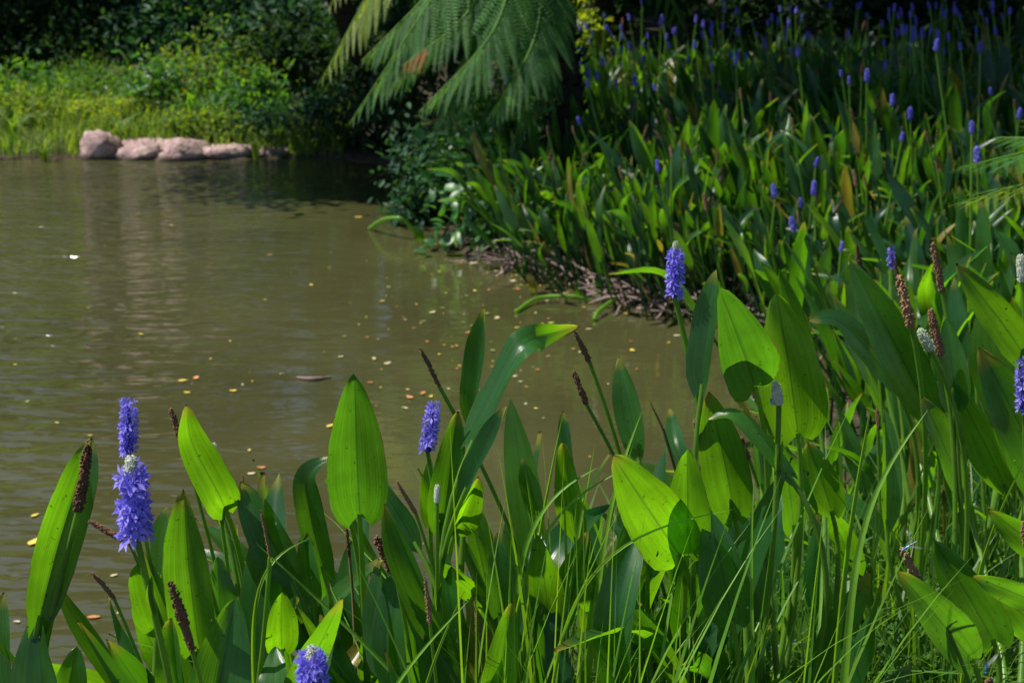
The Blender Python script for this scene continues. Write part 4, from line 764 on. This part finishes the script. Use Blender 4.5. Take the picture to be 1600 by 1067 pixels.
def grass_blades():
    B = [([(905, 1180), (960, 700), (1003, 643)], 2.0, 11, 'arching grass blade bending right at the top of the tall grass tuft'), ([(800, 1150), (835, 860), (880, 645)], 2.1, 7, 'tall straight thin grass blade rising over the water'),
         ([(820, 1100), (790, 880), (870, 715), (935, 730)], 2.05, 10, 'grass blade arching right above the small upright leaves'), ([(850, 1150), (878, 900), (960, 815), (1148, 795)], 1.85, 6, 'pale grass blade lying across the two rounded leaves'),
         ([(1320, 1060), (1335, 850), (1355, 730), (1450, 640)], 1.9, 12, 'broad grass blade arching right toward the drooping glossy leaf'), ([(1300, 1100), (1320, 850), (1362, 625)], 1.95, 11, 'upright broad grass blade left of the arching one'),
         ([(760, 1200), (555, 985), (400, 848)], 1.75, 9, 'long yellow-green grass blade crossing the lower left plants'), ([(388, 940), (385, 840), (400, 820), (480, 842)], 1.85, 8, 'pale grass blade hooked over at lower left'),
         ([(560, 1120), (680, 985), (735, 935)], 1.7, 9, 'grass blade slanting up to the right at bottom centre'), ([(640, 1120), (690, 980), (728, 918)], 1.75, 8, 'straight grass blade beside the dried seed spikes'),
         ([(860, 1150), (900, 850), (930, 690)], 2.1, 8, 'tall bright blade in the middle of the grass tuft'), ([(850, 1150), (850, 900), (818, 720)], 2.1, 8, 'bright blade leaning left in the tall grass tuft'),
         ([(900, 1150), (930, 880), (990, 690)], 2.05, 8, 'bright blade leaning right in the tall grass tuft'), ([(780, 1100), (830, 800), (900, 745), (1000, 720)], 2.0, 7, 'thin pale blade stretching right from the grass tuft'),
         ([(880, 1150), (890, 900), (880, 760)], 2.0, 9, 'short upright blade in the grass tuft'), ([(1500, 1070), (1530, 850), (1600, 720)], 2.1, 7, 'thin blade slanting to the right edge'), ([(1180, 1100), (1170, 820), (1178, 745)], 1.9, 7, 'upright blade in front of the broad dark hanging leaf')]
    for i, (pts, d, wpx, lb) in enumerate(B):
        p = [P(*a, d + .03 * k) for k, a in enumerate(pts)]; r0 = Vector((p[0].x, p[0].y, gz(p[0].x, p[0].y) - .02)); S = smooth_path([(0, 0, 0)] + [a - r0 for a in p], 40, 40)
        V, F, U = blade(S, (.3 if i % 2 else -.4, -.8, .6), wpx * 1.35 * mpp(d) / 2, 'strap', 0, .5, nc=2, seed=i); o = link('grass_blade', mk_mesh('grass_blade', V, F, U), M['grass'], None, lb, 'grass blade', 'long grass blades in the foreground'); o.location = r0
    rng = q(640)                        # the bright tuft these belong to
    n = 210; k = rng.choice(4, n, p=[.42, .2, .18, .2]); c = np.array([P(u, 1067, v)[:2] for u, v in ((868, 1.78), (985, 1.82), (735, 1.75), (1140, 1.85))])[k]; X = c[:, 0] + rng.normal(size=n) * .075; Y = c[:, 1] + rng.normal(size=n) * .09; V, F, U, var = grass_arr(X, Y, ground_z(X, Y), rng.uniform(.68, 1.12, n) * np.array([1, .92, .8, .88])[k], rng.uniform(.005, .011, n), rng, (.03, -.03), .42, .6, 10)
    link('grass', mk_mesh('grass_tuft', V, F, U, var), M['grass'], None, 'bright tall arching grass at bottom centre between the plants', 'grass', None, 'stuff')
grass_blades()

# ------------------------------------------------------------------ litter, sticks and bent stems at the water's edge
def litter():
    rng = q(700); mb = MB(); n = 0
    while n < 260:
        px = rng.uniform(740, 1300); py = np.interp(px, [740, 850, 920, 1000, 1200, 1300], [402, 428, 450, 478, 508, 530]) + rng.normal() * 9 - 6
        p = G(px, py, .03)
        if sdist(np.array([p.x]), np.array([p.y]))[0] < -.12: continue
        z = max(gz(p.x, p.y), 0) + .012 + rng.uniform(0, .07); a = rng.uniform(0, 6.28); L = rng.uniform(.08, .3); d = np.array([math.cos(a), math.sin(a), rng.normal() * .25]) * L
        c = np.array([p.x, p.y, z]); V, F, U = tube(through([c, c + d * .5 + rng.normal(size=3) * .02, c + d], 4), [rng.uniform(.003, .009)] * 2, 4); mb.add(V, F, U, rng.random()); n += 1
    link('dead_stems', mb.mesh('dead_stems'), M['litter'], None, 'tangled pale dead stems along the water edge of the bed', 'plant litter', None, 'stuff')
    mb = MB()
    for n in range(500):
        p = G(rng.uniform(950, 1650), rng.uniform(820, 1100), .12)
        if sdist(np.array([p.x]), np.array([p.y]))[0] < .05: continue
        a = rng.uniform(0, 6.28); L = rng.uniform(.04, .16); c = np.array([p.x, p.y, gz(p.x, p.y) + .012 + rng.uniform(0, .02)]); V, F, U = tube(np.array([c, c + np.array([math.cos(a), math.sin(a), .05]) * L]), [rng.uniform(.002, .006)] * 2, 4); mb.add(V, F, U, rng.random())
    link('dead_stems', mb.mesh('dead_stems_near'), M['litter'], None, 'brown plant litter on the soil under the near grass', 'plant litter', None, 'stuff')
litter()
def stick(name, label, pts, wpx, mat, cat='stick', group=None):
    p = [P(*a) for a in pts]; o0 = p[0]; S = through([a - o0 for a in p], 18); V, F, U = tube(S, np.array(wpx) * mpp(pts[0][2]) / 2, 7); V = V + q(len(label)).normal(size=V.shape) * .0012
    o = link(name, mk_mesh(name, V, F, U), M[mat], None, label, cat, group); o.location = o0
def on(px, py, z=.01): p = G(px, py, z); return (px, py, p.y)
stick('dead_stick', 'pale dead stick slanting out of the dark water under the fern', [on(646, 260, -.03), (640, 245, 11.6), (633, 228, 11.5)], [7, 5], 'twig')
stick('bent_stem', 'green stem arched over in the shaded water left of the shrub', [on(578, 357), (600, 343, 9.1), (630, 343, 9.0), on(650, 366)], [7, 6], 'stem', 'stem')
stick('bent_stem', 'yellow-green stem arching out to the water below the bed edge', [on(806, 487), (840, 466, 7.2), (890, 463, 7.2), on(925, 470)], [6, 7], 'stem', 'stem')
stick('bent_stem', 'short yellow stem dipping into the water by the bed edge', [on(928, 500), (936, 485, 6.9), on(962, 466, .05)], [7, 6], 'stem', 'stem')
stick('dead_stick', 'grey dead stick lying at the water edge behind the violet spike', [on(1020, 470, .08), on(1048, 490, .02)], [8, 6], 'twig')
stick('floating_twig', 'reddish twig floating alone in the middle of the pond', [on(464, 590, .004), on(490, 592, .008), on(516, 589, .004)], [5, 8, 4], 'twig')
for i, (b, t, wd, lb) in enumerate([((665, 385), (648, 352), 16, 'young leaf standing in the shaded water beside the arched stem'), ((622, 333), (618, 308), 9, 'small bright leaf standing in the shaded water near the fern'), ((640, 325), (632, 298), 10, 'small leaf standing in dark water closest to the scrambling shrub'),
                                (((842, 465)), (824, 428), 14, 'dark leaf standing in the water below the bed edge'), ((905, 472), (902, 440), 11, 'small green leaf at the litter-strewn edge of the bed'), ((940, 470), (932, 425), 15, 'dark upright leaf among the pale dead stems')]):
    p = G(*b, .0); a = P(*t, p.y); e = empty('young_pickerelweed', p, lb, 'pickerelweed', 'young leaves standing in the pond'); d = np.array(a - p)
    V, F, U = tube(bez([(0, 0, -.08), d * .3], 5), [.006, .005], 6); link('petiole', mk_mesh('petiole', V, F, U), M['stem'], e)
    V, F, U = blade(through([d * .25, d * .62 + [0, -.01, 0], d], 12), (.2, -1, .3), wd * mpp(p.y) / 2, 'lance', .06, .4, nc=3); link('leaf', mk_mesh('leaf', V, F, U), M['leaf_far_shaded'], e)

# ------------------------------------------------------------------ fallen leaves on the water
def floating():
    rng = q(800); ms = {}
    cols = {'yellow': ((.42, .33, .05), (.55, .42, .09)), 'cream': ((.32, .28, .16), (.46, .41, .25)), 'orange': ((.32, .14, .05), (.45, .22, .09)), 'green': ((.12, .14, .05), (.19, .21, .07))}
    for c, (a, b) in cols.items():
        ms[c] = []
        for k in range(3):
            S = through([(-.5, 0, .03), (0, rng.normal() * .06, .0), (.5, rng.normal() * .05, .05)], 7); V, F, U = blade(S, (0, 0, 1), rng.uniform(.2, .34), 'lance', 0, rng.uniform(-.2, .3), nc=2, seed=k); V = V.copy(); V[:, 2] = np.abs(V[:, 2]) + .02
            me = mk_mesh('fallen_leaf', V, F, U); me.materials.append(M.setdefault('fallen_' + c, plain_mat('fallen_leaf_' + c, a, b, 30, .85, .12))); ms[c].append(me)
    def put(px, py, c, L, lb, gp):
        p = G(px, py, .004); 
        if sdist(np.array([p.x]), np.array([p.y]))[0] > -.04: return
        o = link('fallen_leaf', ms[c][rng.integers(0, 3)], None, None, lb, 'leaf', gp); o.location = p; o.rotation_euler = (0, 0, rng.uniform(0, 3.14)); s = .85 * L * p.y / math.cos(PITCH) / FPX; o.scale = (s, s, s)
    ex = [(268, 352, 'cream', 9, 'single pale leaf floating on the open water below the rocks'), (55, 846, 'yellow', 34, 'large yellow leaf floating near the left edge'), (42, 627, 'cream', 10, 'white speck of a leaf floating at left'), (292, 613, 'yellow', 14, 'yellow leaf floating left of centre, below the orange one'),
          (307, 590, 'orange', 18, 'orange leaf floating left of centre'), (364, 610, 'yellow', 14, 'yellow leaf floating right beside a smaller cream one'), (378, 601, 'cream', 10, 'small cream leaf beside a yellow one at centre left'), (408, 730, 'orange', 18, 'orange leaf floating above a cream leaf near the seed stalk'), (393, 740, 'cream', 15, 'cream leaf floating just under an orange leaf'),
          (390, 703, 'yellow', 10, 'small yellow leaf floating above the orange and cream pair'), (95, 945, 'orange', 24, 'orange leaf floating beside the left edge plant'), (186, 991, 'yellow', 14, 'yellow leaf floating below the thin seed stalk at lower left'), (178, 898, 'cream', 14, 'cream leaf floating behind the lower left seed stalks'), (516, 665, 'yellow', 17, 'yellow leaf floating left of the tallest leaf'),
          (640, 620, 'orange', 18, 'pinkish leaf floating above the short violet spike'), (674, 619, 'yellow', 13, 'yellow leaf floating beside the thin seed stalk'), (803, 686, 'cream', 14, 'cream leaf floating right of the dark folded leaf'), (775, 497, 'cream', 18, 'cream leaf floating right of the upright dark leaf tip'), (675, 488, 'cream', 16, 'cream leaf floating left of the upright dark leaf tip'),
          (742, 454, 'yellow', 10, 'yellow leaf floating where the fern is mirrored'), (808, 512, 'yellow', 10, 'yellow leaf floating above the folded leaf tip'), (920, 514, 'cream', 12, 'cream leaf floating beside the brown spike'), (988, 547, 'yellow', 15, 'yellow leaf floating in the cove beside the violet spike'), (1058, 524, 'cream', 14, 'cream leaf floating in the cove behind the flower stem'), (845, 545, 'yellow', 10, 'yellow leaf floating under the folded leaf tip'), (822, 604, 'orange', 9, 'orange leaf floating below the folded leaf'), (740, 411, 'cream', 18, 'long pale leaf floating near the bright shrub leaves'), (720, 411, 'orange', 8, 'small orange leaf near the bright shrub leaves')]
    for px, py, c, L, lb in ex: put(px, py, c, L, lb, None)
    for n in range(225):
        z = rng.random()
        if z < .62: px = rng.normal(740, 170); py = rng.normal(500, 75)
        elif z < .75: px = rng.uniform(760, 920); py = np.interp(px, [760, 920], [412, 466]) + abs(rng.normal()) * 10
        else: px = rng.uniform(20, 1150); py = rng.uniform(330, 1000)
        if py < 300 or px < 10: continue
        c = ['yellow', 'cream', 'orange', 'green'][rng.choice(4, p=[.3, .25, .25, .2])]; zone = 'in the cove beside the bed' if px > 620 and py < 560 else 'on the open brown water' if py < 620 else 'behind the foreground plants'
        put(px, py, c, min(16, rng.lognormal(1.75, .45)) * (1 + (py - 400) / 900), 'one of the small %s fallen leaves drifting %s' % (c, zone), 'small fallen leaves ' + zone)
floating()

# ------------------------------------------------------------------ damselflies
def damselfly(label, a, b, d, wing=True):
    pa, pb = P(*a, d), P(*b, d); e = empty('damselfly', pa, label, 'damselfly', None); v = np.array(pb - pa); L = np.linalg.norm(v); t = v / L; up = np.array([0, -.3, .95])
    V, F, U = tube(through([(0, 0, 0), v * .35, v * .7 + up * .001, v], 10), [.0016, .0026, .002, .0009, .0009, .0013], 7); link('body', mk_mesh('body', V, F, U), M['dragon'], e)
    V, F, U = tube(np.array([-t * .003, -t * .001, t * .001]), [.0012, .0028, .0012], 8); link('head', mk_mesh('head', V, F, U), M['dragon'], e)
    n = NT('insect_wing'); p = n.pr((.12, .13, .14), .3, .3, None, Alpha=.22); M.setdefault('wing', n.fin(p)); s = nrm(np.cross(t, up))
    for sd in (-1, 1):
        for k in (0, .004):
            S = through([t * (.006 + k), t * .016 + s * sd * .012 + up * .004, t * (.026 - k) + s * sd * .022 + up * .004], 8); V, F, U = blade(S, up, .0032, 'strap', 0, .1, nc=1); link('wing', mk_mesh('wing', V, F, U), M['wing'], e)
damselfly('blue damselfly perched on the dark seed spike at lower right', (1412, 858), (1432, 846), 1.945)
damselfly('tiny bright blue damselfly above the brown spike at bottom right', (1541, 1049), (1541, 1034), 1.80)
